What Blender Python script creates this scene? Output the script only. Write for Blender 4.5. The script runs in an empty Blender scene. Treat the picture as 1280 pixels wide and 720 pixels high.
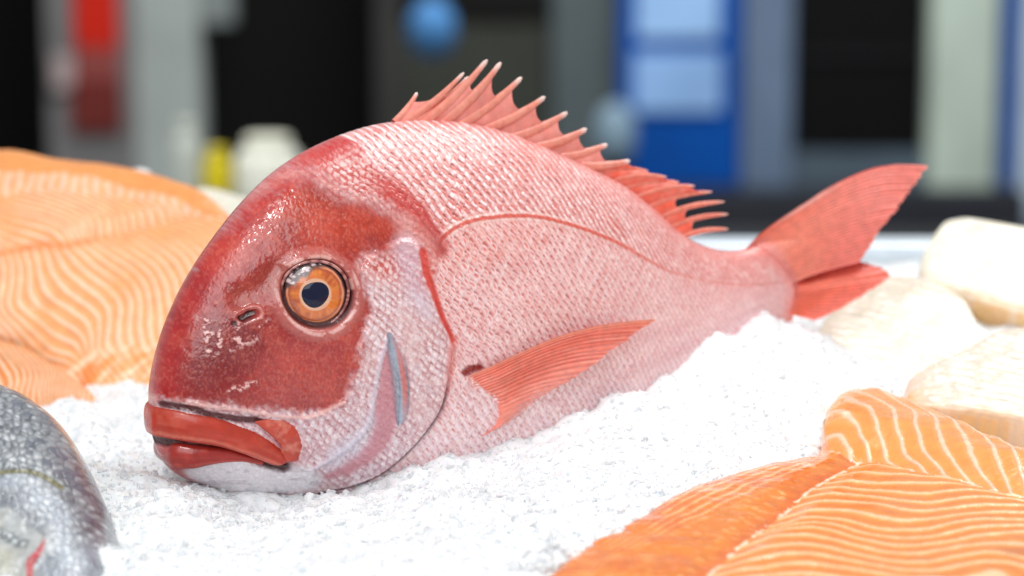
# Whole red snapper on crushed ice between salmon fillets - Blender 4.5, one self-contained script
import bpy, math, random
import numpy as np, math
SAMPLES = 1.0
def sst(x, e0, e1):
    t = np.clip((x - e0) / (e1 - e0), 0, 1)
    return t * t * (3 - 2 * t)
def catmull(pts, n=12, closed=False):
    """smooth curve through points (any dimension), n samples per span"""
    P = np.asarray(pts, float)
    if closed: Q = np.vstack([P[-1:], P, P[:2]])
    else: Q = np.vstack([2 * P[:1] - P[1:2], P, 2 * P[-1:] - P[-2:-1]])
    out = []
    t = (np.arange(n) / n)[:, None]
    for k in range(len(Q) - 3):
        a, b, c, d = Q[k], Q[k+1], Q[k+2], Q[k+3]
        out.append(0.5 * (2*b + (c-a)*t + (2*a-5*b+4*c-d)*t*t + (3*b-3*c+d-a)*t**3))
    R = np.vstack(out)
    return R if closed else np.vstack([R, P[-1:]])
def fcurve(pts):
    """y(x) from control points with monotone x, as a dense table"""
    C = catmull(pts, 24)
    x = np.maximum.accumulate(C[:, 0]); y = C[:, 1]
    return lambda q: np.interp(q, x, y)
class FishShape:
    """lengthwise coordinate a (snout to tail), height b, half width w, all in metres"""
    def __init__(s, L):
        s.top = fcurve(L['fish_top']); s.bot = fcurve(L['fish_bottom']); s.wid = fcurve(L['fish_width'])
        s.a0 = L['fish_top'][0][0]; s.a1 = L['fish_top'][-1][0]
    def half(s, a, b):
        t, o = s.top(a), s.bot(a)
        m, h = (t + o) / 2, np.maximum((t - o) / 2, 1e-5)
        sn = np.clip((b - m) / h, -1, 1)
        return s.sect(sn) * s.wid(a)
    @staticmethod
    def sect(sn):
        c = np.sqrt(np.clip(1 - sn * sn, 0, 1))
        # widest a little under the middle, keeled back
        return c * (1.0 - 0.16 * sn)

# measured shapes, metres.  fish_*: (along body, height) in the fish's own frame; the rest: world x, y, z
L = {"fish_origin": [-0.1499, 0.97941, 0.03267],
 "fish_top": [[0.00035, -3e-05], [0.00064, 0.005], [0.00094, 0.01003], [0.00256, 0.0193], [0.00559, 0.02979], [0.01039, 0.0418], [0.0184, 0.05626], [0.02854, 0.06995], [0.04194, 0.08487], [0.05649, 0.0975], [0.07148, 0.10619], [0.0892, 0.11282], [0.1079, 0.11679], [0.12688, 0.11737], [0.14617, 0.11553], [0.1658, 0.11085], [0.18581, 0.10289], [0.20623, 0.09368], [0.22498, 0.0844], [0.24069, 0.0733], [0.25495, 0.06139], [0.26804, 0.05423], [0.28126, 0.05037], [0.29234, 0.05], [0.30347, 0.05267], [0.31701, 0.05292]],
 "fish_bottom": [[0.00035, -3e-05], [0.00085, -0.00787], [0.00379, -0.01599], [0.00886, -0.02404], [0.02143, -0.03163], [0.03927, -0.03819], [0.05747, -0.04276], [0.08351, -0.04795], [0.11408, -0.05445], [0.14556, -0.05821], [0.17795, -0.05541], [0.21119, -0.0454], [0.2452, -0.02831], [0.27117, -0.00999], [0.29094, 0.00347], [0.30657, 0.00979], [0.31785, 0.01386]],
 "fish_width": [[0.00035, 0], [0.00087, 0.004], [0.00208, 0.0075], [0.0045, 0.0115], [0.00971, 0.016], [0.01844, 0.0205], [0.0397, 0.0275], [0.0614, 0.033], [0.09103, 0.0385], [0.12148, 0.042], [0.1528, 0.0425], [0.19322, 0.038], [0.23512, 0.029], [0.26977, 0.019], [0.28749, 0.0125], [0.2987, 0.0085], [0.30774, 0.005], [0.31685, 0.002]],
 "eye": [[0.06304, 0.05049]],
 "mask": [[-0.00238, 0.00193], [-0.00175, 0.02707], [0.01637, 0.05908], [0.03801, 0.08376], [0.04814, 0.0919], [0.05741, 0.09666], [0.0679, 0.09929], [0.07673, 0.09232], [0.08948, 0.0875], [0.09854, 0.08137], [0.10108, 0.07351], [0.09208, 0.06549], [0.08187, 0.06463], [0.08147, 0.05492], [0.08389, 0.04402], [0.07988, 0.03267], [0.07652, 0.02117], [0.07352, 0.00949], [0.06834, 0.00363], [0.0575, 0.00155], [0.0397, 0.00389], [0.02098, 0.006], [0.00804, 0.00798], [0.00065, 0.00698]],
 "orange": [[0.06046, 0.09437], [0.07623, 0.09012], [0.09143, 0.08358], [0.0974, 0.07432], [0.08228, 0.06785], [0.06604, 0.06842], [0.05115, 0.07256], [0.03627, 0.06934], [0.02706, 0.06284], [0.03862, 0.07852]],
 "dark1": [[0.00838, 0.03385], [0.02079, 0.04256], [0.03814, 0.04089], [0.04354, 0.03102], [0.03053, 0.01831], [0.01249, 0.01533], [0.00402, 0.01776]],
 "cheek": [[0.04666, 0.03092], [0.07625, 0.03947], [0.07975, 0.02936], [0.07549, 0.01278], [0.06732, 0.00439], [0.04288, 0.00373], [0.0367, 0.01811]],
 "cheekedge": [[0.00991, 0.00773], [0.03025, 0.00431], [0.04615, 0.00082], [0.05756, 0.00016], [0.06637, 0.00307], [0.07161, 0.0055]],
 "preop": [[0.07231, 0.00442], [0.0783, 0.0261], [0.08636, 0.0406], [0.09262, 0.05504], [0.09501, 0.06145]],
 "redband": [[0.08189, 0.09976], [0.09131, 0.09573], [0.09959, 0.09033], [0.10603, 0.08428], [0.1111, 0.07692], [0.11535, 0.06954], [0.11677, 0.06684]],
 "gilltop": [[0.1087, 0.06532], [0.10919, 0.05744], [0.1113, 0.05007], [0.11354, 0.04232], [0.11599, 0.03548], [0.1193, 0.02853]],
 "gilledge": [[0.1193, 0.02853], [0.11802, 0.02014], [0.11696, 0.01165], [0.11515, 0.00136], [0.11073, -0.00713], [0.10459, -0.01567], [0.09809, -0.02332], [0.08994, -0.0304], [0.0808, -0.03413], [0.06826, -0.03656]],
 "operc": [[0.08323, 0.06199], [0.09967, 0.07098], [0.1087, 0.06532], [0.11259, 0.04404], [0.11852, 0.02689], [0.11627, 0.00998], [0.11224, -0.00369], [0.1001, -0.02085], [0.08388, -0.03314], [0.06086, -0.03427], [0.05312, -0.00832], [0.05529, -0.0004], [0.07064, 0.00452], [0.0773, 0.02616], [0.0849, 0.04396]],
 "slot": [[0.0907, 0.03273], [0.0925, 0.02526], [0.09446, 0.0177], [0.0956, 0.00804], [0.09607, -0.00245], [0.09534, -0.00665]],
 "slotred": [[0.09203, 0.03198], [0.09486, 0.02343], [0.09689, 0.01311], [0.09745, 0.00445], [0.09724, -0.0043]],
 "preridge": [[0.0907, 0.03273], [0.08627, 0.0206], [0.08371, 0.0054], [0.08223, -0.00499], [0.07681, -0.01246], [0.06914, -0.01848], [0.06158, -0.02354]],
 "pinkpatch": [[0.08918, 0.02882], [0.09312, 0.01165], [0.09405, -0.00762], [0.08794, -0.0199], [0.07572, -0.02732], [0.06574, -0.02772], [0.07764, -0.01912], [0.08388, -0.00866], [0.08498, 0.00876]],
 "bluepatch": [[0.06866, -0.01478], [0.07639, -0.00813], [0.082, -0.00145], [0.08388, -0.00866], [0.07764, -0.01912], [0.06666, -0.02393]],
 "chin": [[0.01073, -0.02359], [0.01473, -0.01877], [0.02254, -0.01599], [0.03449, -0.0162], [0.0463, -0.02059], [0.0599, -0.02342], [0.06621, -0.02974], [0.05781, -0.03492], [0.04243, -0.03597], [0.02713, -0.03357], [0.01607, -0.02789]],
 "chinred": [[0.00071, -0.01362], [0.011, -0.01174], [0.03101, -0.01312], [0.04101, -0.0173], [0.02814, -0.01588], [0.01754, -0.01767], [0.01189, -0.0225], [0.01613, -0.03034], [0.00568, -0.02505]],
 "mouthgap": [[-0.00059, -0.00975], [0.00552, -0.00991], [0.01839, -0.01148], [0.03111, -0.01421], [0.04293, -0.01963], [0.05082, -0.02239]],
 "maxgap": [[0.0031, 0.00644], [0.01205, 0.00514], [0.01851, 0.00271], [0.0303, 0.00022], [0.03823, -0.00118], [0.04658, -0.00792], [0.05195, -0.01361]],
 "nostril": [[0.03281, 0.04162], [0.03532, 0.04286], [0.03781, 0.04379]],
 "nostril2": [[0.02965, 0.03973]],
 "snoutwhite": [[0.01941, 0.04253], [0.02022, 0.03307], [0.02724, 0.03623], [0.038, 0.03928], [0.04086, 0.03695], [0.02681, 0.03142], [0.01988, 0.02956]],
 "scar": [[0.02505, 0.01054], [0.02788, 0.01311], [0.03036, 0.01336], [0.03256, 0.01461], [0.03661, 0.01512]],
 "latline": [[0.11516, 0.06824], [0.12053, 0.07251], [0.12735, 0.07572], [0.13598, 0.07751], [0.14902, 0.078], [0.16327, 0.077], [0.17773, 0.07355], [0.19243, 0.06864], [0.20955, 0.06134], [0.22474, 0.05302], [0.23877, 0.04632], [0.25947, 0.0404], [0.28515, 0.03548], [0.31583, 0.0335]],
 "napecrest": [[0.08186, 0.11585], [0.09194, 0.1095], [0.10234, 0.10141], [0.1132, 0.08816], [0.11701, 0.07336]],
 "browline": [[0.05033, 0.06306], [0.05329, 0.06237], [0.05929, 0.06542], [0.0673, 0.06582], [0.07481, 0.06072], [0.07726, 0.05251]],
 "fineye": [[0.03315, 0.04989], [0.04264, 0.0549], [0.0493, 0.05989]],
 "pinkjunction": [[0.10336, 0.08311], [0.11039, 0.07696], [0.11544, 0.07018], [0.11238, 0.06054], [0.10709, 0.06083], [0.09967, 0.07098]],
 "greywindow": [[0.09864, 0.07102], [0.10637, 0.06903], [0.10831, 0.05585], [0.10863, 0.03764], [0.09744, 0.05152], [0.09501, 0.06145]],
 "wound": [[0.12529, 0.01443], [0.12859, 0.0152], [0.13155, 0.01565]],
 "headbound": [[0.12688, 0.11737], [0.12374, 0.08602], [0.11724, 0.07009]],
 "upperlip": [[0.00136, -0.0014], [0.00573, -0.00184], [0.01346, -0.00331], [0.02266, -0.00531], [0.03226, -0.00891], [0.04057, -0.01327], [0.04682, -0.01728], [0.04975, -0.01969]],
 "maxilla": [[0.036, -0.00108], [0.04311, -0.00352], [0.04877, -0.00664], [0.05204, -0.0111], [0.05158, -0.01613], [0.04975, -0.01969]],
 "lowerlip": [[0.0089, -0.01549], [0.014, -0.01574], [0.0194, -0.0155], [0.02657, -0.0158], [0.03399, -0.01727], [0.04201, -0.01995]],
 "dorsal": [[0.11357, 0.11724, 0.12619, 0.12876], [0.11849, 0.11703, 0.14663, 0.13702], [0.12267, 0.11686, 0.1509, 0.1348], [0.12764, 0.11665, 0.15796, 0.14221], [0.13648, 0.11594, 0.16385, 0.14099], [0.14539, 0.11487, 0.17494, 0.13401], [0.1579, 0.11225, 0.18576, 0.12519], [0.17057, 0.10783, 0.19793, 0.11764], [0.18299, 0.10302, 0.20697, 0.11014], [0.19516, 0.09781, 0.21858, 0.10244], [0.20541, 0.09336, 0.2295, 0.09469], [0.21369, 0.09006, 0.2401, 0.08943], [0.22037, 0.0861, 0.24907, 0.0864], [0.22667, 0.08213, 0.25682, 0.08342], [0.2326, 0.07779, 0.26418, 0.08155], [0.239, 0.07267, 0.27467, 0.07801], [0.24501, 0.06754, 0.28045, 0.07323], [0.2502, 0.06243, 0.28363, 0.06707], [0.25542, 0.05766, 0.28286, 0.06038]],
 "tail_base": [[0.29325, 0.04919], [0.29901, 0.05107], [0.30673, 0.04677], [0.31411, 0.03979], [0.3188, 0.03296], [0.31987, 0.02599], [0.31776, 0.01771]],
 "tail_tip": [[0.32348, 0.06886], [0.39085, 0.08403], [0.3867, 0.07881], [0.37835, 0.07111], [0.37286, 0.06406], [0.3646, 0.05565], [0.3601, 0.04819], [0.35467, 0.04042]],
 "tail_up": [[0.29235, 0.04963], [0.30469, 0.05902], [0.32348, 0.06886], [0.34161, 0.07774], [0.35911, 0.08371], [0.37411, 0.08564], [0.39181, 0.08398]],
 "tail_low": [[0.35467, 0.04042], [0.36367, 0.03825], [0.37188, 0.03299], [0.35791, 0.02505], [0.3431, 0.01841], [0.33023, 0.01401]],
 "pect_edge": [[0.22016, 0.02915], [0.21522, 0.02689], [0.2042, 0.02217], [0.19588, 0.01818], [0.1861, 0.01365], [0.17458, 0.00788], [0.16111, 0.00158], [0.15338, -0.00399], [0.14489, -0.01028], [0.13328, -0.01493]],
 "pect_base": [[0.1253, 0.01271], [0.1279, 0.01111], [0.13051, 0.00951], [0.13279, 0.00723], [0.13513, 0.00422], [0.13754, 0.00083], [0.13964, -0.00256], [0.14067, -0.00623], [0.13954, -0.01045], [0.13399, -0.01463]],
 "rf": {"o": [0.1102, 0.9002, 0.012],
 "tilt": 4, "zrot": 0.0, "far": [[-0.1208, -0.1263], [-0.1143, -0.1038], [-0.1011, -0.0701], [-0.0891, -0.0409], [-0.0764, -0.0134], [-0.0607, 0.0098], [-0.0432, 0.0394], [-0.0255, 0.061], [-0.0076, 0.0766], [0.0104, 0.0892], [0.0187, 0.0974], [0.0236, 0.1204], [0.0314, 0.1482], [0.0402, 0.1667], [0.0505, 0.1707], [0.0583, 0.1626], [0.0717, 0.1354], [0.0835, 0.1046], [0.0997, 0.0676], [0.1236, 0.0049], [0.1331, -0.0718]],
 "near": [[-0.1208, -0.1263], [-0.1102, -0.1679], [-0.0819, -0.2172], [-0.0502, -0.2341], [-0.0041, -0.2341], [0.0444, -0.2229], [0.1331, -0.0718]],
 "flap": [[0, 0.0224, 0.0998], [0, 0.0273, 0.0986], [0, 0.0301, 0.0869], [1, 0.0208, 0.1118], [1, 0.0285, 0.1179], [1, 0.034, 0.1082], [1, 0.0361, 0.0939], [1, 0.0375, 0.0755], [2, 0.0247, 0.1291], [2, 0.034, 0.1417], [2, 0.0393, 0.1291], [2, 0.0432, 0.1082], [2, 0.0437, 0.0881], [2, 0.0438, 0.0732], [3, 0.0315, 0.1495], [3, 0.0415, 0.1626], [3, 0.0458, 0.143], [3, 0.0518, 0.1266], [3, 0.0519, 0.1046], [3, 0.0516, 0.0812], [3, 0.0558, 0.0599], [4, 0.0427, 0.172], [4, 0.0542, 0.1521], [4, 0.0604, 0.1241], [4, 0.0594, 0.0963], [4, 0.0599, 0.0654], [4, 0.0634, 0.0479], [5, 0.0632, 0.1417], [5, 0.0681, 0.1204], [5, 0.0671, 0.0881], [5, 0.0688, 0.0544], [5, 0.0712, 0.0426], [6, 0.0722, 0.1241], [6, 0.0759, 0.0998], [6, 0.0761, 0.0698], [6, 0.0775, 0.0426], [6, 0.0806, 0.0321], [7, 0.0801, 0.1046], [7, 0.0848, 0.0812], [7, 0.085, 0.0544], [7, 0.0861, 0.028], [8, 0.0893, 0.0869], [8, 0.0927, 0.0654], [8, 0.0925, 0.0373], [9, 0.0968, 0.0698], [9, 0.0996, 0.0469], [9, 0.099, 0.0188], [10, 0.1041, 0.0533], [10, 0.1064, 0.0301], [10, 0.1052, 0.001]],
 "main": [[0, 0.0361, 0.0654], [0, 0.0544, 0.0577], [1, 0.0256, 0.0533], [1, 0.0411, 0.049], [1, 0.0589, 0.0458], [1, 0.0708, 0.0405], [3, 0.0154, 0.0321], [3, 0.0326, 0.028], [3, 0.0526, 0.0219], [3, 0.0724, 0.027], [3, 0.0904, 0.0229], [5, 0.007, 0.0148], [5, 0.0296, 0.0078], [5, 0.0468, -0.0], [5, 0.0666, 0.0078], [5, 0.0877, 0.0098], [7, -0.0111, -0.0096], [7, 0.0054, -0.0058], [7, 0.0256, -0.02], [7, 0.0416, -0.0209], [7, 0.0632, -0.0106], [7, 0.0841, -0.0077], [9, -0.0176, -0.0227], [9, 0.0009, -0.0181], [9, 0.0225, -0.0346], [9, 0.0398, -0.0373], [9, 0.0621, -0.0283], [9, 0.0823, -0.0237], [10.8, -0.0241, -0.0444], [10.8, -0.0042, -0.0364], [10.8, 0.0176, -0.0488], [10.8, 0.0398, -0.0549], [10.8, 0.0616, -0.0462], [10.8, 0.0773, -0.0549], [12.8, -0.0318, -0.0651], [12.8, -0.0067, -0.0575], [12.8, 0.0205, -0.0685], [12.8, 0.0451, -0.0735], [12.8, 0.0637, -0.0651], [12.8, 0.0695, -0.0921], [15, -0.0435, -0.0881], [15, -0.0095, -0.0816], [15, 0.0173, -0.0897], [15, 0.0414, -0.0944], [15, 0.0588, -0.1038]],
 "edge": [[0, -0.0961, -0.0735], [0, -0.0807, -0.0355], [0, -0.061, 0.0049], [0, -0.0328, 0.0512], [0, -0.0078, 0.0755], [6, -0.0879, -0.0841], [6, -0.0727, -0.0549], [6, -0.0505, -0.0237], [6, -0.0306, -0.0], [6, -0.0094, 0.028]],
 "seam1": [[0.0175, 0.0927], [0.0248, 0.0846], [0.0312, 0.0755], [0.0411, 0.071], [0.0547, 0.0533], [0.0685, 0.0405], [0.082, 0.028], [0.0929, 0.0198], [0.1213, -0.0048]],
 "seam2": [[0.0335, 0.0755], [0.0279, 0.0654], [0.0188, 0.0512], [0.0066, 0.0301], [-0.0035, 0.0098], [-0.0132, -0.0096], [-0.0245, -0.0328], [-0.0335, -0.0523], [-0.0423, -0.0718], [-0.0521, -0.0921], [-0.0681, -0.1335]],
 "curl": [[0.0604, -0.0676], [0.0776, -0.0462]]}, "lf": {"o": [-0.2322, 1.1913, 0.0284],
 "tilt": 38, "zrot": 0.0, "far": [[-0.117, 0.0904], [-0.105, 0.1205], [-0.0694, 0.1384], [-0.0437, 0.139], [-0.0306, 0.1378], [-0.0172, 0.1346], [0.0003, 0.1322], [0.0267, 0.126], [0.0445, 0.1193], [0.0625, 0.1096], [0.0738, 0.1005], [0.0876, 0.0863], [0.102, 0.0613], [0.1123, 0.0273]],
 "near": [[-0.117, 0.0904], [-0.0991, 0.0384], [-0.0552, -0.0054], [-0.0242, 0.0011], [-0.0114, -0.0043], [0.0032, -0.0186], [0.0138, -0.0306], [0.0247, -0.0389], [0.0404, -0.0394], [0.0598, -0.0379], [0.0789, -0.0317], [0.0973, -0.016], [0.1123, 0.0273]],
 "up": [[-4, -0.0586, 0.0669], [-4, -0.0494, 0.0612], [0, -0.0345, 0.0727], [0, -0.0168, 0.0652], [1, -0.0358, 0.0815], [1, -0.0135, 0.0716], [1, -0.0044, 0.0652], [3, -0.0378, 0.0951], [3, -0.0154, 0.0856], [3, 0.0005, 0.0757], [3, 0.0058, 0.0669], [5, -0.0257, 0.0993], [5, -0.0033, 0.0892], [5, 0.0073, 0.0815], [5, 0.011, 0.0687], [7, -0.0089, 0.1005], [7, 0.0091, 0.0916], [7, 0.0183, 0.0845], [7, 0.0205, 0.0727], [9, 0.008, 0.1005], [9, 0.0216, 0.0928], [9, 0.0287, 0.0856], [9, 0.0306, 0.0757], [11, 0.0207, 0.1005], [11, 0.034, 0.0945], [11, 0.0402, 0.0874], [11, 0.042, 0.0786], [14, 0.0374, 0.1023], [14, 0.0529, 0.0951], [14, 0.0577, 0.0892], [14, 0.0587, 0.0833], [17, 0.0568, 0.0993], [17, 0.0679, 0.0934], [17, 0.0736, 0.0856]],
 "low": [[-3, -0.0436, 0.0497], [-3, -0.0393, 0.0218], [-3, -0.024, 0.0], [0, -0.0254, 0.0497], [0, -0.0231, 0.0328], [0, -0.0207, 0.0163], [0, -0.0086, 0.0043], [0, 0.0052, -0.0091], [0, 0.0196, -0.0197], [1, -0.0213, 0.0526], [1, -0.0172, 0.029], [1, -0.0058, 0.0135], [1, 0.0057, 0.0027], [1, 0.0168, -0.0064], [3, -0.0099, 0.06], [3, -0.0034, 0.0413], [3, 0.011, 0.0245], [3, 0.0236, 0.0108], [3, 0.0261, -0.0107], [5, 0.0022, 0.0623], [5, 0.0144, 0.0469], [5, 0.028, 0.0356], [5, 0.0354, 0.0245], [5, 0.0401, -0.008], [7, 0.0141, 0.0669], [7, 0.028, 0.0543], [7, 0.0417, 0.0413], [7, 0.0483, 0.0245], [7, 0.0523, -0.0027], [9, 0.026, 0.0716], [9, 0.0396, 0.0612], [9, 0.0535, 0.0469], [9, 0.0607, 0.0273], [9, 0.0638, 0.0108], [11, 0.0381, 0.0757], [11, 0.0515, 0.0669], [11, 0.0653, 0.0526], [11, 0.0724, 0.0328], [13, 0.0502, 0.0798], [13, 0.0635, 0.0716], [13, 0.0759, 0.0583], [13, 0.0827, 0.0413], [15, 0.0625, 0.0833], [15, 0.0743, 0.0768], [15, 0.086, 0.0669], [15, 0.0918, 0.0554]],
 "spine": [[-0.1119, 0.0413], [-0.0564, 0.0526], [-0.0327, 0.06], [-0.0145, 0.0635], [-0.0001, 0.064], [0.0118, 0.0687], [0.0318, 0.0757], [0.0561, 0.0845], [0.0893, 0.0892]],
 "topband": [[-0.1264, 0.1175], [-0.0412, 0.1187], [-0.0155, 0.1181], [0.0063, 0.1144], [0.0284, 0.1072], [0.0504, 0.0993], [0.0724, 0.0892]],
 "row": [[-0.1232, 0.1005], [-0.0386, 0.1011], [-0.0134, 0.1023], [0.0079, 0.1011], [0.0293, 0.0987], [0.0511, 0.0928], [0.0727, 0.0856]],
 "messy": [[0.016, -0.016], [0.0233, -0.0107], [0.0567, -0.0064], [0.0801, 0.0], [0.0969, -0.0107], [0.0602, -0.042], [0.0211, -0.042], [0.0074, -0.0265]],
 "brown": [[0.0183, -0.0254], [0.0232, -0.0202], [0.0271, -0.0265], [0.0233, -0.0337]]}, "lf2": {"o": [-0.2236, 1.144, 0.0173],
 "tilt": 30, "zrot": 0.0, "far": [[-0.0729, 0.0178], [-0.0646, 0.036], [-0.0457, 0.041], [-0.0291, 0.036], [-0.0163, 0.0299], [-0.0019, 0.0178], [0.0107, 0.0059], [0.0208, -0.0058], [0.0256, -0.0128]],
 "near": [[-0.0729, 0.0178], [-0.0518, -0.0116], [-0.0317, -0.0174], [-0.0123, -0.0197], [0.0031, -0.0208], [0.0143, -0.0191], [0.0235, -0.0168], [0.0256, -0.0128]],
 "st": [[-1, -0.0328, 0.0118], [-1, -0.0252, -0.0058], [0, -0.0251, 0.0118], [0, -0.0205, 0.0029], [0, -0.0176, -0.0058], [1, -0.0244, 0.0196], [1, -0.0154, 0.0047], [1, -0.0133, -0.0087], [2, -0.0207, 0.0208], [2, -0.0104, 0.0047], [2, -0.009, -0.0116], [3, -0.0149, 0.0166], [3, -0.0057, 0.0018], [3, -0.0047, -0.0145], [4, -0.0076, 0.0118], [4, -0.0015, 0.0], [4, -0.0007, -0.0157], [6, 0.0024, -0.0029], [6, 0.0032, -0.0162], [8, 0.0087, -0.007], [8, 0.0083, -0.0174]]}, "gf": {"o": [-0.1699, 0.8613, 0.022],
 "tilt": 48, "zrot": -12, "far": [[-0.1046, 0.0075], [-0.1059, 0.0555], [-0.0949, 0.074], [-0.0699, 0.0798], [-0.0489, 0.0761], [-0.0336, 0.0682], [-0.022, 0.0585], [-0.0097, 0.0435], [0.0033, 0.0245], [0.0129, 0.0088], [0.0197, -0.0038], [0.0261, -0.0177], [0.0307, -0.0492]],
 "near": [[-0.1046, 0.0075], [-0.0816, -0.0441], [-0.0428, -0.0789], [-0.0061, -0.0912], [0.0155, -0.0836], [0.03, -0.0706], [0.0307, -0.0492]],
 "line": [[-0.0409, 0.0111], [-0.0236, 0.0178], [-0.0201, 0.019], [-0.0154, 0.0206], [-0.0099, 0.0202], [-0.0047, 0.0185]],
 "gill": [[-0.0812, -0.0047], [-0.0258, 0.0025], [-0.013, 0.0019], [-0.0038, -0.0035], [0.0017, -0.0091], [0.0026, -0.0162], [-0.0005, -0.0196], [0.0016, -0.0323], [0.0064, -0.0601], [-0.0596, -0.074]],
 "gedge": [[-0.0385, 0.0028], [-0.0196, 0.0029], [-0.0092, -0.0005], [-0.0008, -0.0066], [0.002, -0.0104]],
 "blood": [[0.0008, -0.0105], [0.0005, -0.0163], [-0.0011, -0.0197], [0.0001, -0.0267], [0.001, -0.0324]],
 "pale": [[-0.0136, 0.016], [-0.0034, 0.0131], [0.0085, -0.0028], [0.0178, -0.0153], [0.0277, -0.0494], [0.01, -0.0506], [0.0034, -0.0194], [-0.0062, -0.0004], [-0.0212, 0.0088], [-0.039, 0.0044], [-0.0409, 0.0111]],
 "spots": [[-0.0161, -0.0102], [-0.0136, -0.01], [-0.0114, -0.0112], [-0.0091, -0.013], [-0.0058, -0.0135]]}, "wp1": {"o": [0.2339, 1.2254, 0.0515],
 "tilt": 33, "zrot": -8, "far": [[-0.0255, -0.0008], [-0.0242, 0.0177], [-0.0114, 0.0489], [0.0003, 0.0531], [0.0582, 0.0379], [0.0768, 0.0117]],
 "near": [[-0.0255, -0.0008], [-0.0235, -0.0026], [0.0017, -0.0134], [0.0311, -0.0256], [0.0627, -0.0239], [0.0768, 0.0117]]}, "wp2": {"o": [0.182, 1.1514, 0.0316],
 "tilt": 30, "zrot": -6, "far": [[-0.0377, -0.0165], [-0.0329, 0.0124], [-0.0225, 0.0375], [-0.0104, 0.0524], [0.0005, 0.0572], [0.0215, 0.0564], [0.0384, 0.0391], [0.0493, -0.0045]],
 "near": [[-0.0377, -0.0165], [-0.0355, -0.0247], [-0.0234, -0.0289], [-0.0047, -0.033], [0.0139, -0.0358], [0.0387, -0.0253], [0.0493, -0.0045]]}, "wp3": {"o": [0.2001, 1.0594, 0.0266],
 "tilt": 28, "zrot": -6, "far": [[-0.027, -0.0054], [-0.0221, 0.0139], [0.005, 0.034], [0.0208, 0.0494], [0.0649, 0.0555], [0.0856, 0.0141]],
 "near": [[-0.027, -0.0054], [-0.0243, -0.0081], [-0.0076, -0.0114], [0.0131, -0.0151], [0.0336, -0.0199], [0.0645, -0.0199], [0.0856, 0.0141]]}, "wp4": {"o": [-0.1739, 1.4095, 0.0634],
 "tilt": 20, "zrot": 0.0, "far": [[-0.0271, 0.0103], [-0.0231, 0.0422], [-0.0134, 0.0497], [-0.0011, 0.0465], [0.0167, 0.0359], [0.0373, 0.0171], [0.0536, -0.0253]],
 "near": [[-0.0262, 0.0031], [-0.0181, -0.0253], [0.0002, -0.045], [0.0195, -0.0546], [0.0422, -0.0546], [0.0536, -0.0253]]}, "ice": [[-0.081, 0.9943, -0.0025], [-0.0754, 0.9837, -0.0035], [-0.0677, 0.9969, -0.0015], [-0.062, 0.9863, -0.0025], [-0.0474, 0.9992, 0.0042], [-0.0418, 0.9886, 0.0032], [-0.0273, 1.0053, 0.0063], [-0.0216, 0.9947, 0.0053], [-0.0137, 1.0093, 0.0106], [-0.008, 0.9987, 0.0096], [0.0034, 1.0164, 0.016], [0.0091, 1.0058, 0.015], [0.0208, 1.0258, 0.0221], [0.0264, 1.0152, 0.0211], [0.0385, 1.0378, 0.0263], [0.0442, 1.0272, 0.0253], [0.0568, 1.0523, 0.0302], [0.0624, 1.0417, 0.0292], [0.0756, 1.0684, 0.0357], [0.0812, 1.0579, 0.0347], [0.089, 1.0808, 0.0437], [0.0947, 1.0702, 0.0427], [0.103, 1.0952, 0.0501], [0.1086, 1.0846, 0.0491], [0.1198, 1.1153, 0.0511], [0.1254, 1.1047, 0.0501], [0.1305, 1.1271, 0.0495], [0.1361, 1.1165, 0.0485], [-0.1402, 0.96, 0.0062], [-0.1194, 0.9489, -0.0003], [-0.1, 0.9485, -0.0029], [-0.1537, 0.985, 0.0042], [-0.1824, 1.036, 0.0063], [-0.1832, 1.1073, 0.0092], [-0.2207, 1.1269, 0.0051], [-0.0754, 0.9245, 0.0058], [-0.1169, 0.9037, 0.0023], [-0.1354, 0.9043, 0.0062], [-0.0949, 0.8987, 0.0024], [-0.1207, 0.8634, 0.0033], [-0.0913, 0.8634, 0.0033], [-0.0585, 0.9041, 0.0047], [-0.0126, 0.925, 0.009], [-0.0116, 0.8537, 0.0059], [-0.0547, 0.8433, 0.0044], [0.0357, 0.9558, 0.0112], [0.0179, 0.874, 0.0065], [-0.0217, 0.7929, 0.0059], [-0.0934, 0.8026, 0.0031], [-0.1366, 0.8325, 0.0001], [-0.1541, 0.945, 0.0072], [0.0702, 0.9871, 0.0174], [0.0921, 1.0491, 0.0251], [0.1358, 1.1207, 0.0295], [0.1263, 1.0382, 0.0201], [0.135, 1.1827, 0.038], [0.0, 1.25, 0.03], [0.1, 1.35, 0.03], [-0.1, 1.2, 0.02], [0.25, 1.42, 0.028], [0.4, 1.42, 0.028], [0.1, 1.42, 0.028], [-0.1, 1.42, 0.04], [-0.25, 1.42, 0.06], [-0.4, 1.42, 0.06], [-0.25, 1.28, 0.045], [-0.4, 1.28, 0.045], [-0.25, 1.2, 0.0], [-0.4, 1.2, 0.0], [-0.3, 1.0, -0.01], [-0.3, 0.85, -0.015], [0.25, 0.85, -0.015], [0.1, 0.8, -0.015], [0, 0.7, -0.02], [-0.2, 0.7, -0.02], [0.3, 0.7, -0.02], [0.45, 0.9, -0.01], [0.35, 1.0, 0.0], [0.17, 1.0, -0.004], [0.21, 0.99, -0.012], [0.27, 1.02, -0.012], [0.26, 1.1, 0.01], [0.26, 1.2, 0.03], [0.4, 1.1, 0.015], [0.4, 1.25, 0.028], [0.2, 1.15, 0.024], [0.6, 0.8, -0.01], [0.6, 1.3, 0.03], [-0.55, 0.8, -0.01], [-0.55, 1.3, 0.03], [0.2, 0.95, -0.006]]}
rng = np.random.default_rng(7)
sc = bpy.context.scene
COL = sc.collection

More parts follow.
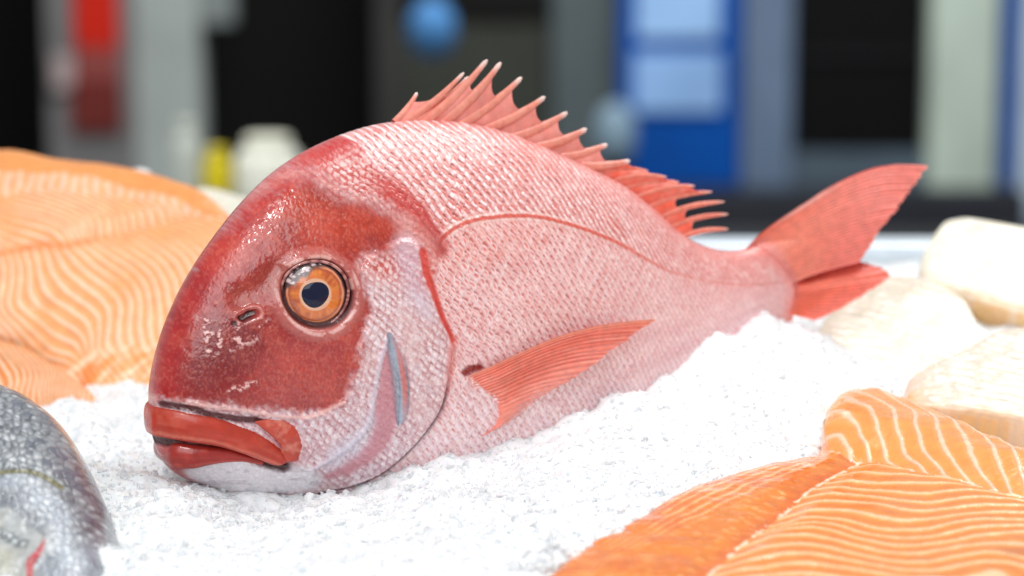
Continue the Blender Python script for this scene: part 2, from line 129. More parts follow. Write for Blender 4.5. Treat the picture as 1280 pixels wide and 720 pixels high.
# ------------------------------------------------------------------ helpers
def S(r, g, b):
    """sRGB 0-255 -> linear"""
    c = np.array([r, g, b], float) / 255
    return np.where(c < 0.04045, c / 12.92, ((c + 0.055) / 1.055) ** 2.4)
def mixc(col, m, c):
    col += np.asarray(m)[:, None] * (np.asarray(c) - col)
def hash2(i, j, k=0):
    h = (i.astype(np.int64) * 374761393 + j.astype(np.int64) * 668265263 + k * 1274126177) & 0x7fffffff
    h = ((h ^ (h >> 13)) * 1274126177) & 0x7fffffff
    h = ((h ^ (h >> 16)) * 668265263) & 0x7fffffff
    return ((h ^ (h >> 15)) & 0xffffff) / float(0xffffff)
def vnoise(x, y, k=0):
    i, j = np.floor(x), np.floor(y)
    fx, fy = x - i, y - j
    fx, fy = fx * fx * (3 - 2 * fx), fy * fy * (3 - 2 * fy)
    a, b = hash2(i, j, k), hash2(i + 1, j, k)
    c, d = hash2(i, j + 1, k), hash2(i + 1, j + 1, k)
    return (a + (b - a) * fx) + ((c + (d - c) * fx) - (a + (b - a) * fx)) * fy
def fbm(x, y, o=4, k=0):
    s, amp, t = 0, 1.0, 0
    for q in range(o):
        s = s + amp * vnoise(x * 2 ** q + 17.3 * q, y * 2 ** q - 9.1 * q, k + q); t += amp; amp *= 0.55
    return s / t
def worley(x, y, k=0):
    i0, j0 = np.floor(x), np.floor(y)
    f1 = np.full(x.shape, 9.0); f2 = f1.copy(); cid = np.zeros(x.shape)
    for di in (-1, 0, 1):
        for dj in (-1, 0, 1):
            i, j = i0 + di, j0 + dj
            d = np.hypot(x - i - 0.15 - 0.7 * hash2(i, j, k), y - j - 0.15 - 0.7 * hash2(i, j, k + 5))
            n = d < f1
            f2 = np.where(n, f1, np.minimum(f2, d)); cid = np.where(n, hash2(i, j, k + 9), cid); f1 = np.where(n, d, f1)
    return f1, f2, cid
def polydist(x, y, pts, margin, closed=False, smooth=True):
    """distance to a smooth curve through pts and the 0-1 position along it; far points get 9"""
    P = catmull(pts, 8, closed) if smooth else np.asarray(pts, float)
    if closed: P = np.vstack([P, P[:1]])
    out = np.full(x.shape, 9.0); tt = np.zeros(x.shape)
    idx = np.where((x > P[:, 0].min() - margin) & (x < P[:, 0].max() + margin) & (y > P[:, 1].min() - margin) & (y < P[:, 1].max() + margin))[0]
    if len(idx) == 0: return out, tt
    X, Y = x[idx], y[idx]; best = np.full(X.shape, 81.0); bt = np.zeros(X.shape)
    n = len(P) - 1
    for k in range(n):
        ax, ay = P[k]; dx, dy = P[k + 1] - P[k]
        L2 = dx * dx + dy * dy + 1e-14
        t = np.clip(((X - ax) * dx + (Y - ay) * dy) / L2, 0, 1)
        d = (X - ax - t * dx) ** 2 + (Y - ay - t * dy) ** 2
        m = d < best
        best = np.where(m, d, best); bt = np.where(m, (k + t) / n, bt)
    out[idx] = np.sqrt(best); tt[idx] = bt
    return out, tt
def inside(x, y, pts, feather, jitter=None):
    """soft mask of a closed smooth outline"""
    d, _ = polydist(x, y, pts, float(np.max(feather)) * 3 + 0.002, True)
    P = catmull(pts, 8, True); Q = np.roll(P, -1, 0)
    ins = np.zeros(x.shape, bool)
    idx = np.where((x > P[:, 0].min()) & (x < P[:, 0].max()) & (y > P[:, 1].min()) & (y < P[:, 1].max()))[0]
    X, Y = x[idx], y[idx]; c = np.zeros(X.shape, bool)
    for (ax, ay), (bx, by) in zip(P, Q):
        if ay == by: continue
        c ^= ((ay > Y) != (by > Y)) & (X < (bx - ax) * (Y - ay) / (by - ay) + ax)
    ins[idx] = c
    sd = np.where(ins, d, -d)
    if jitter is not None: sd = sd + jitter
    return sst(sd, -feather, feather)
def rbf(pts, vals, smooth=1e-6):
    P = np.asarray(pts, float); n = len(P); dm = P.shape[1]
    c0 = P.mean(0); sc_ = P.std(0).max(); Pn = (P - c0) / sc_
    def ker(r2): return r2 * np.log(r2 + 1e-9)
    K = ker(((Pn[:, None] - Pn[None]) ** 2).sum(2)) + np.eye(n) * smooth
    Q = np.hstack([np.ones((n, 1)), Pn])
    A = np.block([[K, Q], [Q.T, np.zeros((dm + 1, dm + 1))]])
    w = np.linalg.solve(A, np.concatenate([vals, np.zeros(dm + 1)]))
    def f(x, y):
        X = (x - c0[0]) / sc_; Y = (y - c0[1]) / sc_
        o = w[n] + w[n + 1] * X + w[n + 2] * Y
        for k in range(n): o = o + w[k] * ker((X - Pn[k, 0]) ** 2 + (Y - Pn[k, 1]) ** 2)
        return o
    return f

def mesh_from(name, V, F, mat, parent=None, col=None, smooth=True):
    """V Nx3, F MxK (all faces the same size); ONE mesh object"""
    V = np.ascontiguousarray(V, np.float32); F = np.ascontiguousarray(F, np.int32)
    me = bpy.data.meshes.new(name); k = F.shape[1]
    me.vertices.add(len(V)); me.vertices.foreach_set('co', V.ravel())
    me.loops.add(F.size); me.loops.foreach_set('vertex_index', F.ravel())
    me.polygons.add(len(F)); me.polygons.foreach_set('loop_start', np.arange(0, F.size, k, dtype=np.int32))
    me.update(calc_edges=True)
    me.polygons.foreach_set('use_smooth', np.full(len(F), smooth))
    if col is not None:
        at = me.attributes.new('Col', 'FLOAT_COLOR', 'POINT')
        c = np.ones((len(V), 4), np.float32); c[:, :col.shape[1]] = col
        at.data.foreach_set('color', c.ravel())
    me.materials.append(mat)
    o = bpy.data.objects.new(name, me); COL.objects.link(o)
    if parent is not None: o.parent = parent
    return o
def grid_faces(n, m, wrap=False, off=0):
    i = np.arange(n - 1)[:, None]; j = np.arange(m if wrap else m - 1)[None]
    j2 = (j + 1) % m
    return np.stack([i * m + j, (i + 1) * m + j, (i + 1) * m + j2, i * m + j2], -1).reshape(-1, 4) + off
def tube(P, r1, r2=None, up=(0, 0, 1), seg=12, cap=True):
    """loft of ellipses along P; r1 across, r2 along 'up'"""
    P = np.asarray(P, float); n = len(P)
    r1 = np.broadcast_to(r1, n); r2 = r1 if r2 is None else np.broadcast_to(r2, n)
    T = np.gradient(P, axis=0); T /= np.linalg.norm(T, axis=1)[:, None] + 1e-12
    U = np.asarray(up, float)[None] - T * (T @ np.asarray(up, float))[:, None]
    U /= np.linalg.norm(U, axis=1)[:, None] + 1e-12
    B = np.cross(T, U)
    ph = np.arange(seg) / seg * 2 * math.pi
    V = P[:, None] + B[:, None] * (r1[:, None] * np.cos(ph))[:, :, None] + U[:, None] * (r2[:, None] * np.sin(ph))[:, :, None]
    return V.reshape(-1, 3), grid_faces(n, seg, True)
def obj_props(o, label=None, cat=None, group=None, kind=None):
    if label: o['label'] = label
    if cat: o['category'] = cat
    if group: o['group'] = group
    if kind: o['kind'] = kind
    return o
def empty(name, loc, label, cat, group=None):
    o = bpy.data.objects.new(name, None); COL.objects.link(o); o.location = loc
    o.empty_display_size = 0.02
    return obj_props(o, label, cat, group)
def rebase(root):
    """children are modelled in world coordinates: keep them there"""
    inv = root.matrix_basis.inverted()
    for c in COL.objects:
        if c.parent is root: c.matrix_parent_inverse = inv

# ------------------------------------------------------------------ materials
def mat_new(name):
    m = bpy.data.materials.new(name); m.use_nodes = True
    nt = m.node_tree; return m, nt, nt.nodes['Principled BSDF']
def flesh(name, rough=0.35, coat=0.3, sss=0.0, sss_rad=(0.004, 0.0015, 0.0008), bump=0.15, bscale=900, colvar=0.06, cscale=300, translucent=0.0, spec=0.5, rvar=0.15, flat=None):
    """wet flesh or skin: painted colour field, broken up by noise in colour, gloss and relief"""
    m, nt, p = mat_new(name); N, Lk = nt.nodes, nt.links
    if flat is None:
        a = N.new('ShaderNodeAttribute'); a.attribute_name = 'Col'; base = a.outputs['Color']
    else:
        a = N.new('ShaderNodeRGB'); a.outputs[0].default_value = (*flat, 1); base = a.outputs[0]
    g = N.new('ShaderNodeNewGeometry')
    n1 = N.new('ShaderNodeTexNoise'); n1.inputs['Scale'].default_value = cscale; n1.inputs['Detail'].default_value = 4
    Lk.new(g.outputs['Position'], n1.inputs['Vector'])
    mr = N.new('ShaderNodeMapRange'); mr.inputs[1].default_value = 0.3; mr.inputs[2].default_value = 0.7
    mr.inputs[3].default_value = 1 - colvar * 1.5; mr.inputs[4].default_value = 1 + colvar
    Lk.new(n1.outputs['Fac'], mr.inputs[0])
    vm = N.new('ShaderNodeVectorMath'); vm.operation = 'SCALE'
    Lk.new(base, vm.inputs[0]); Lk.new(mr.outputs[0], vm.inputs['Scale'])
    Lk.new(vm.outputs[0], p.inputs['Base Color'])
    n2 = N.new('ShaderNodeTexNoise'); n2.inputs['Scale'].default_value = 120; n2.inputs['Detail'].default_value = 3
    Lk.new(g.outputs['Position'], n2.inputs['Vector'])
    m2 = N.new('ShaderNodeMapRange'); m2.inputs[1].default_value = 0.3; m2.inputs[2].default_value = 0.7
    m2.inputs[3].default_value = max(0.03, rough - rvar); m2.inputs[4].default_value = rough + rvar
    Lk.new(n2.outputs['Fac'], m2.inputs[0]); Lk.new(m2.outputs[0], p.inputs['Roughness'])
    n3 = N.new('ShaderNodeTexNoise'); n3.inputs['Scale'].default_value = bscale; n3.inputs['Detail'].default_value = 5
    Lk.new(g.outputs['Position'], n3.inputs['Vector'])
    b = N.new('ShaderNodeBump'); b.inputs['Strength'].default_value = bump; b.inputs['Distance'].default_value = 0.001
    Lk.new(n3.outputs['Fac'], b.inputs['Height']); Lk.new(b.outputs[0], p.inputs['Normal'])
    p.inputs['Coat Weight'].default_value = coat; p.inputs['Coat Roughness'].default_value = 0.12
    p.inputs['Specular IOR Level'].default_value = spec
    if sss:
        p.inputs['Subsurface Weight'].default_value = sss
        p.inputs['Subsurface Radius'].default_value = sss_rad; p.inputs['Subsurface Scale'].default_value = 1.0
    if translucent:
        t = N.new('ShaderNodeBsdfTranslucent'); ms = N.new('ShaderNodeMixShader'); ms.inputs[0].default_value = translucent
        Lk.new(vm.outputs[0], t.inputs['Color'])
        o = N['Material Output']
        Lk.new(p.outputs[0], ms.inputs[1]); Lk.new(t.outputs[0], ms.inputs[2]); Lk.new(ms.outputs[0], o.inputs['Surface'])
    return m
def plain(name, c, rough=0.5, metal=0.0, var=0.1, scale=20, spec=0.15):
    m, nt, p = mat_new(name); N, Lk = nt.nodes, nt.links
    g = N.new('ShaderNodeNewGeometry'); n = N.new('ShaderNodeTexNoise'); n.inputs['Scale'].default_value = scale
    n.inputs['Detail'].default_value = 3
    r = N.new('ShaderNodeValToRGB'); c = np.asarray(c)
    r.color_ramp.elements[0].position = 0.3; r.color_ramp.elements[1].position = 0.7
    r.color_ramp.elements[0].color = (*(c * (1 - var)), 1); r.color_ramp.elements[1].color = (*np.minimum(c * (1 + var), 1), 1)
    Lk.new(g.outputs['Position'], n.inputs['Vector']); Lk.new(n.outputs['Fac'], r.inputs[0]); Lk.new(r.outputs[0], p.inputs['Base Color'])
    p.inputs['Roughness'].default_value = rough; p.inputs['Metallic'].default_value = metal; p.inputs['Specular IOR Level'].default_value = spec
    return m

# ------------------------------------------------------------------ the snapper
YAW = math.radians(28)
FO = np.array(L['fish_origin']); FD = np.array([math.cos(YAW), math.sin(YAW), 0]); FN = np.array([math.sin(YAW), -math.cos(YAW), 0])
FZ = np.array([0, 0, 1.0])
fs = FishShape(L)
def fw(a, b, w):
    a, b, w = np.broadcast_arrays(np.asarray(a, float), b, w)
    return FO + a[..., None] * FD + b[..., None] * FZ + w[..., None] * FN

def scales(a, b, head=False):
    """overlapping scales: height 0-1, random per scale, distance to the free edge"""
    lat = fcurve([(-0.05, 0.075)] + [tuple(p) for p in L['latline']] + [(0.36, 0.028)])(a)
    H = (fs.top(a) - fs.bot(a)) / 2
    q = (b - lat) * 27 / (0.085 ** 0.4 * np.maximum(H, 0.01) ** 0.6)
    ta = np.linspace(-0.02, 0.34, 400)
    sp = np.interp(ta, [0, 0.1, 0.18, 0.26, 0.32], [0.0038, 0.0041, 0.0039, 0.0033, 0.0028])
    tp = np.concatenate([[0], np.cumsum((ta[1:] - ta[:-1]) / sp[1:])])
    p = np.interp(a, ta, tp) + 0.055 * q + 0.5 * (vnoise(a * 60, b * 60, 3) - 0.5) + .42 * (vnoise(a * 170, b * 170, 13) - .5)
    q = q + 0.5 * (vnoise(a * 70, b * 70, 4) - 0.5) + .42 * (vnoise(a * 190, b * 190, 14) - .5)
    if head:
        p = (a * .96 + b * .28) / .0032 + .9 * (vnoise(a * 70, b * 70, 23) - .5) + .4 * (vnoise(a * 210, b * 210, 25) - .5)
        q = (b * .96 - a * .28) / .0025 + .9 * (vnoise(a * 80, b * 80, 24) - .5) + .4 * (vnoise(a * 230, b * 230, 26) - .5)
    j0 = np.floor(q + 0.5)
    best = np.full(a.shape, 1e9); dx_ = np.zeros(a.shape); dy_ = np.zeros(a.shape); rnd = np.zeros(a.shape); along_ = np.zeros(a.shape); perp_ = np.zeros(a.shape)
    R = 0.95
    for dj in (-1, 0, 1):
        j = j0 + dj; off = 0.5 * np.mod(j, 2)
        i0 = np.floor(p - off + 0.5)
        for di in (-1, 0, 1):
            cx = i0 + di + off
            dx = p - cx; dy = q - j
            dx = dx + 0.12 * dy                      # the free edges lean
            dd = np.sqrt(dx * dx + (dy * 0.92) ** 2)
            m = (dd < R) & (cx < best)
            best = np.where(m, cx, best); dx_ = np.where(m, dd, dx_); dy_ = np.where(m, dx, dy_)
            rnd = np.where(m, hash2(i0 + di, j, 2), rnd)
            px_, py_ = (p - cx - .35) * 4.0, (q - j) * 3.1
            along_ = np.where(m, px_ * .545 - py_ * .84, along_); perp_ = np.where(m, px_ * .84 + py_ * .545, perp_)
    return dx_ / R, dy_ / R, rnd, along_, perp_

def paint_fish(a, b):
    """colour and relief of body and head as a function of place on the fish"""
    n = a.size
    top, bot = fs.top(a), fs.bot(a)
    s = (b - bot) / np.maximum(top - bot, 1e-4)            # 0 belly, 1 back
    f1 = fbm(a * 90, b * 90, 4, 11); f2 = fbm(a * 420, b * 420, 3, 21); f3 = fbm(a * 30, b * 30, 3, 31)
    j = (f1 - 0.5) * 0.006
    # ---- body
    col = np.zeros((n, 3)); col[:] = S(222, 146, 144)
    mixc(col, sst(s, 0.45, 0.85) * 0.9, S(216, 122, 114))
    mixc(col, sst(s, 0.60, 0.22) * 0.9, S(234, 202, 210))
    mixc(col, sst(a, 0.14, 0.28) * sst(s, .95, .4) * 0.75, S(240, 194, 196))
    mixc(col, sst(a, 0.285, 0.315) * 0.5, S(226, 110, 100))
    r, dx, rnd, al, pe = scales(a, b)
    latb = fcurve([tuple(p) for p in L['latline']])(a)
    up = sst(b - latb, -0.004, 0.002)
    fade = (1 - 0.62 * sst(a, 0.20, 0.30)) * (1 - 0.55 * sst(s, 0.86, 1.0) * sst(a, 0.12, 0.18))
    fade = fade * (0.75 + 0.5 * f3)
    light = sst(r, 0.62, 0.92) * sst(dx, -0.1, 0.55)
    dark = sst(dx, 0.30, -0.45) * sst(r, 0.2, 0.75)
    root = sst(r, 0.9, 0.99)
    f4 = fbm(a * 700, b * 500, 2, 77)
    # every scale carries a painted-in oblique highlight streak and a dark gap before the next one
    wob = (f4 - .5) * 1.1 + (f1 - .5) * .8
    st_l = sst(np.abs(pe - .1 + wob), 1.0, .3) * sst(np.abs(al), 2.9, 1.6)
    st_d = sst(np.abs(pe + 1.45 + wob), .85, .15) * sst(np.abs(al + .3), 2.6, 1.2)
    st_r = sst(np.abs(pe - 1.5 + wob), .8, .1) * sst(np.abs(al), 2.0, .8)
    k = 0.65 + 0.35 * up
    mixc(col, np.clip(dark * 0.55 * fade * (1 - .6 * up), 0, 1), S(186, 84, 80))
    mixc(col, np.clip(st_d * 0.95 * fade * k * (0.5 + f4), 0, 1), S(146, 70, 70))
    mixc(col, np.clip(st_r * 0.9 * fade * (.4 + rnd), 0, 1), S(208, 74, 62))
    mixc(col, np.clip(light * (.35 + .8 * f4) * fade * (1 - .7 * up), 0, 1), S(250, 234, 234))
    mixc(col, np.clip(st_l * 0.78 * fade * (.65 + .35 * up) * (0.4 + 1.2 * f4), 0, 1), S(252, 238, 238))
    mixc(col, np.clip(root * (.15 + .6 * f4) * fade * (1 - .6 * up), 0, 1), S(176, 84, 88))
    mixc(col, np.clip((rnd - 0.7) * .9 * fade, 0, 1), S(246, 208, 202))
    mixc(col, np.clip((0.3 - rnd) * 0.9 * fade, 0, 1), S(206, 92, 84))
    disp = 0.00018 * fade * (0.35 + 0.65 * sst(dx, -0.9, 0.9)) * (1 - 0.7 * root) + .00045 * fade * (st_l - .8 * st_d) * k
    # faint rows toward the tail
    rows = 0.5 + 0.5 * np.sin((b - np.interp(a, [0.1, 0.31], [0.0, 0.03])) / np.maximum(top - bot, .02) * 60)
    mixc(col, rows * 0.28 * sst(a, 0.15, 0.24) * sst(s, 0.62, 0.45), S(214, 140, 150))
    mixc(col, sst(f3, .5, .72) * .3 * sst(s, .4, .8), S(222, 116, 96)); mixc(col, sst(fbm(a * 55, b * 80, 3, 61), .52, .7) * .15, S(244, 206, 206))
    mixc(col, sst(fbm(a * 200, b * 300, 3, 62), .6, .72) * .2, S(250, 226, 222))
    # lateral line
    d, t = polydist(a, b, L['latline'], 0.004)
    d = d + (vnoise(a * 900, b * 900, 8) - 0.5) * 0.0004
    mixc(col, sst(d, 0.0011, 0.0005) * (1 - 0.7 * sst(t, 0.55, 0.85)), S(214, 98, 84))
    mixc(col, sst(np.abs(d - 0.0014), 0.0007, 0.0002) * 0.5 * (1 - sst(t, 0.4, 0.7)), S(250, 226, 216))
    disp += 0.00018 * sst(d, 0.0016, 0.0006) * (1 - sst(t, 0.5, 0.9)) * (.5 + vnoise(a * 500, b * 500, 9))
    tb = np.interp(b, *(np.array(sorted([(p[1], p[0]) for p in L['tail_base']])).T))
    mixc(col, sst(a - tb + j, -0.010, 0.003) * .95, S(240, 140, 130))
    # ---- head
    hb = fcurve([(-0.2, 0.098), (-0.06, 0.098), (-0.02, 0.106), (0.02, 0.108), (0.05, 0.1015), (0.085, 0.0955), (0.13, 0.098), (0.2, 0.1)])
    edge_a = np.interp(b, *(np.array(sorted([(p[1], p[0]) for p in
             [L['gilledge'][-2], L['gilledge'][6], L['gilledge'][4], L['gilledge'][2], L['gilltop'][4], L['gilltop'][2], L['redband'][6], L['redband'][4], L['redband'][2], L['napecrest'][1], L['napecrest'][0]]])).T))
    head = sst(edge_a - a + j * 0.6, -0.0012, 0.0012)
    silver = np.zeros((n, 3)); silver[:] = S(214, 168, 168)
    ux = a * 330 + (f1 - 0.5) * 2.4 + b * 60; uy = b * 270 + a * 60 + (f2 - 0.5) * 1.2 + (f3 - .5) * 3
    w1, w2, wid = worley(ux, uy, 40)
    hr, hdx, hrnd, hal, hpe = scales(a, b, True)
    hw = (f4 - .5) * 1.6 + (f1 - .5) * 1.2
    hl = sst(np.abs(hpe - .1 + hw), 1.1, .3) * sst(np.abs(hal), 2.4, 1.0); hd = sst(np.abs(hpe + 1.5 + hw), .9, .1) * sst(np.abs(hal), 2.6, 1.0)  # same painted highlight streaks and dark gaps on the head scales
    net = sst(w2 - w1 + (f2 - .5) * .35, 0.34, 0.02) * sst(f1 + .25 * f2, .42, .62)
    silst = sst(fbm(a * 700 + b * 240, b * 330, 3, 44), .5, .62)
    mixc(silver, sst(b, 0.02, -0.03) * 0.6, S(214, 190, 200))
    mixc(silver, hl * (.5 + .6 * f4) * .9, S(244, 232, 236)); mixc(silver, hd * .75, S(160, 84, 92))
    mixc(silver, sst(hr, .88, .98) * .45, S(164, 88, 96)); mixc(silver, np.clip(hrnd - .6, 0, 1) * .9, S(240, 224, 228))
    mixc(silver, net * 0.35, S(176, 92, 98)); mixc(silver, silst * .45, S(242, 232, 236)); mixc(silver, sst(f2, .5, .36) * .35 * sst(b, .07, .0), S(176, 120, 132))
    mixc(silver, sst(f1, 0.52, 0.7) * 0.35, S(226, 190, 188))
    mixc(col, head, silver)
    mask = inside(a, b, L['mask'], 0.0024 + .0045 * sst(b, .055, .08), j * 1.2 + (f4 - .5) * .004)
    disp = disp * (1 - head) + head * (1 - mask) * (0.00028 * (0.35 + .65 * sst(hdx, -.9, .9)) + .00025 * (hl - .8 * hd))
    # nape: rosy with fine pale speckle, redder along the profile
    nape = head * sst(b + 0.35 * a, 0.082, 0.092) * (1 - mask)
    nc = np.zeros((n, 3)); nc[:] = S(198, 84, 78)
    v1, v2, vid = worley(a * 520 + (f1 - 0.5) * 2.5, b * 480 + (f2 - 0.5) * 2, 60)
    mixc(nc, sst(v1, 0.45, 0.2) * sst(vid, 0.1, 0.5) * 0.5, S(240, 212, 208)); mixc(nc, hl * .8 * (.4 + f4), S(244, 220, 214)); mixc(nc, hd * .5, S(170, 70, 68))
    mixc(nc, sst(v2 - v1, 0.2, 0.0) * 0.3, S(180, 80, 78)); mixc(nc, sst(fbm(a * 600, b * 420, 3, 66), .52, .62) * .5, S(236, 196, 192))
    dtop, _ = polydist(a, b, L['fish_top'][:18], 0.04)
    mixc(nc, sst(dtop + (f1 - .5) * 0.01, 0.0095, 0.002) * 0.9 * sst(a, 0.13, 0.08), S(190, 40, 40))
    mixc(nc, sst(f3, 0.5, 0.7) * 0.35, S(214, 90, 78))
    mixc(col, nape, nc)
    # red face
    mc = np.zeros((n, 3)); mc[:] = S(152, 22, 20)
    mixc(mc, inside(a, b, L['orange'], 0.010, j) * 0.75, S(192, 62, 34))
    mixc(mc, inside(a, b, L['dark1'], 0.010, j) * 0.85, S(116, 10, 18)); mixc(mc, sst(b + .25 * a, .045, .0) * sst(a, .05, .01) * .5, S(140, 14, 18))
    mixc(mc, inside(a, b, L['cheek'], 0.010, j) * 0.7, S(176, 66, 64))
    mixc(mc, sst(dtop, 0.012, 0.001) * 0.75, S(188, 22, 24))
    mixc(mc, np.clip((f1 - 0.5) * 1.2, 0, 0.3), S(214, 84, 64))
    mixc(mc, np.clip((0.47 - f1) * 1.5, 0, 0.4), S(120, 14, 22))
    m1, m2, mid = worley(a * 620 + (f2 - 0.5) * 3, b * 620 + (f1 - .5) * 3, 80)
    mixc(mc, sst(m1, 0.35, 0.12) * sst(mid, 0.45, 0.8) * 0.15 * sst(f3, 0.35, 0.6), S(232, 158, 146))
    mixc(col, mask, mc)
    gr1 = fbm(a * 1500, b * 900, 2, 91)
    mixc(col, mask * sst(gr1, .54, .7) * .13, S(236, 150, 124)); mixc(col, mask * sst(gr1, .45, .3) * .15, S(112, 18, 24))
    disp += inside(a, b, L['mask'], 0.005) * (0.0008 + (f2 - 0.5) * 0.0003 + (gr1 - .5) * .00022)
    # ragged pale skin rubbed off the face
    for nm, wd, st in (('snoutwhite', 0.0045, 0.62), ('scar', 0.0020, 0.55)):
        d, _ = polydist(a, b, L[nm], 0.01)
        m = sst(d, wd, 0) * sst(f2, 0.5, 0.62) * sst(w2 * 0 + fbm(a * 800, b * 800, 2, 55), 0.42, 0.6)
        mixc(col, m * st * 1.5 if st < .5 else np.clip(m * 1.3, 0, .9), S(236, 186, 180)); disp += m * 0.0002
    dm, _ = polydist(a, b, L['mask'], 0.006, True)
    mixc(col, sst(dm, 0.0030, 0.0003) * sst(f2, 0.45, 0.6) * head * 0.35, S(230, 160, 152))
    # red band behind the nape and down to the gill
    d, t = polydist(a, b, L['redband'], 0.02)
    mixc(col, sst(d + (f1 - .5) * 0.008, 0.0075, 0.001) * 0.9 * sst(t, 0.0, 0.35), S(192, 54, 46)); mixc(col, sst(d + (f1 - .5) * 0.004, 0.004, 0.000) * 0.6 * sst(t, 0.6, 1), S(140, 30, 34))
    mixc(col, inside(a, b, L['pinkjunction'], 0.003, j) * 0.55, S(212, 140, 134))
    mixc(col, inside(a, b, L['greywindow'], 0.004, j) * 0.5, S(206, 190, 206))
    op = inside(a, b, L['operc'], 0.0012, j * 0.2)
    disp += op * 0.0016
    d, t = polydist(a, b, L['gilltop'], 0.01)
    wd = 0.0030 * (1 - 0.4 * t) * (0.6 + 0.8 * f1)
    mixc(col, sst(d + (f1 - .5) * .001, wd, wd * 0.45) * 0.95, S(206, 60, 46)); disp -= 0.0010 * sst(d, wd, 0)
    d, t = polydist(a, b, L['gilledge'], 0.01)
    wd = 0.0011 * (0.7 + 0.6 * f1)
    mixc(col, sst(d, 0.0035, 0.001) * sst(t, 0.5, 0.1) * 0.6, S(212, 92, 82))
    mixc(col, sst(d, wd, wd * 0.3) * sst(t, 0.18, 0.34) * 0.85, S(104, 62, 72)); disp -= 0.0012 * sst(d, 0.0016, 0) * sst(t, 0.02, 0.2)
    # gill slot in the middle of the cheek plate
    mixc(col, inside(a, b, L['pinkpatch'], 0.0018, j * .3) * 0.9, S(196, 128, 138))
    rib = 0.5 + 0.5 * np.sin((b + 0.5 * a) * 1400 + f1 * 9)
    mixc(col, inside(a, b, L['pinkpatch'], 0.0025) * rib * 0.35 * sst(f3, .4, .6), S(172, 100, 112))
    mixc(col, inside(a, b, L['bluepatch'], 0.005, j) * 0.6 * (.6 + .6 * f4), S(196, 200, 218))
    d, t = polydist(a, b, L['preridge'], 0.012)
    mixc(col, sst(d, 0.0016, 0.0004) * 0.6, S(206, 200, 214)); disp += 0.0009 * sst(d, 0.0022, 0)
    d, t = polydist(a, b, L['slot'], 0.012)
    wd = 0.0034 * np.sin(np.clip(t * 0.93 + 0.07, 0, 1) * math.pi) ** 0.7 + 1e-5
    mixc(col, sst(d, wd * 1.5, wd * .7) * 0.7, S(130, 100, 120)); mixc(col, sst(d, wd, wd * 0.4) * 0.75 * (.7 + .6 * f1), S(168, 188, 204)); disp -= 0.0014 * sst(d, wd * 1.1, 0)
    d, t = polydist(a, b, L['slotred'], 0.012)
    tw = np.sin(np.clip(t, .02, .98) * math.pi) ** .6; mixc(col, sst(d, 0.0015 * tw + 1e-5, 0.0005 * tw) * 0.85 * tw, S(206, 98, 84)); disp += 0.0008 * sst(d, 0.0018, 0) * tw
    mixc(col, sst(np.abs(d - 0.0016), 0.0008, 0) * sst(t, 0.2, 0.5) * tw * 0.6 , S(100, 108, 122))
    # lower jaw
    ch = inside(a, b, L['chin'], 0.0022, j * .4)
    jaw = sst(b, -0.004 , -0.0125) * sst(a, 0.062, 0.040)
    mixc(col, jaw * 0.7, S(190, 70, 66))
    mixc(col, ch * 0.95, S(226, 222, 226))
    cm = sst(fbm(a * 140, b * 420, 3, 90), 0.58, 0.68) * ch
    mixc(col, cm * 0.4, S(170, 150, 162))
    mixc(col, inside(a, b, L['chinred'], 0.002, j) * 0.8, S(186, 52, 48))
    # mouth slits
    d, t = polydist(a, b, L['mouthgap'], 0.012)
    mixc(col, sst(d, 0.0034, 0.001), S(70, 18, 20)); disp -= 0.003 * sst(d, 0.004, 0.0005)
    d, t = polydist(a, b, L['maxgap'], 0.012)
    mixc(col, sst(d, 0.0022, 0.0008), S(84, 26, 30)); disp -= 0.0010 * sst(d, 0.003, 0)
    d, t = polydist(a, b, L['cheekedge'], 0.008)
    mixc(col, sst(d, 0.0010, 0.0003) * 0.75, S(230, 180, 172)); disp += 0.0010 * sst(d, 0.0020, 0.0002)
    # shadowed purple rim right under the cheek, behind the lip
    # eye socket
    ea, eb = L['eye'][0]; er = np.hypot((a - ea) * 0.97, b - eb)
    ang = np.arctan2(b - eb, a - ea)
    mixc(col, sst(er, 0.0205, 0.016) * 0.7, S(188, 104, 96))
    ringl = sst(np.abs(er - 0.0156 - 0.0006 * np.sin(ang * 3)), 0.0012, 0.0003)
    mixc(col, ringl * 0.7 * sst(f2, 0.35, 0.55), S(232, 186, 180))
    mixc(col, sst(er, 0.0148, 0.0134), S(70, 30, 34))
    disp += 0.0009 * sst(np.abs(er - 0.0165), 0.0035, 0) - 0.0030 * sst(er, 0.0152, 0.0118)
    d, t = polydist(a, b, L['browline'], 0.012)
    mixc(col, sst(d, 0.0010, 0.0002) * 0.6 * sst(f2, .35, .55), S(238, 180, 164)); disp += 0.0005 * sst(d, 0.002, 0)
    # hollow between eye and nostril, its brown-orange shadow painted in
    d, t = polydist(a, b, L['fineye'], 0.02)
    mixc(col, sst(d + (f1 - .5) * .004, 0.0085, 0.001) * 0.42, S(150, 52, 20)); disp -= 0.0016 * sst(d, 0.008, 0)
    d, t = polydist(a, b, L['nostril'], 0.01)
    mixc(col, sst(np.abs(d - 0.0026), 0.0011, 0.0003) * 0.4 * sst(f2, .4, .6), S(226, 150, 140))
    mixc(col, sst(d + (f2 - .5) * .003, 0.0020, 0.0006) * .9, S(52, 22, 26)); disp -= 0.0018 * sst(d, 0.0020, 0.0004) - 0.0004 * sst(np.abs(d - 0.0028), 0.0012, 0)
    d = np.hypot(a - L['nostril2'][0][0], b - L['nostril2'][0][1])
    mixc(col, sst(d, 0.0016, 0.0008) * .8, S(60, 24, 28)); disp -= 0.001 * sst(d, 0.0016, 0)
    # sore spot where the breast fin starts
    d, t = polydist(a, b, L['wound'], 0.01)
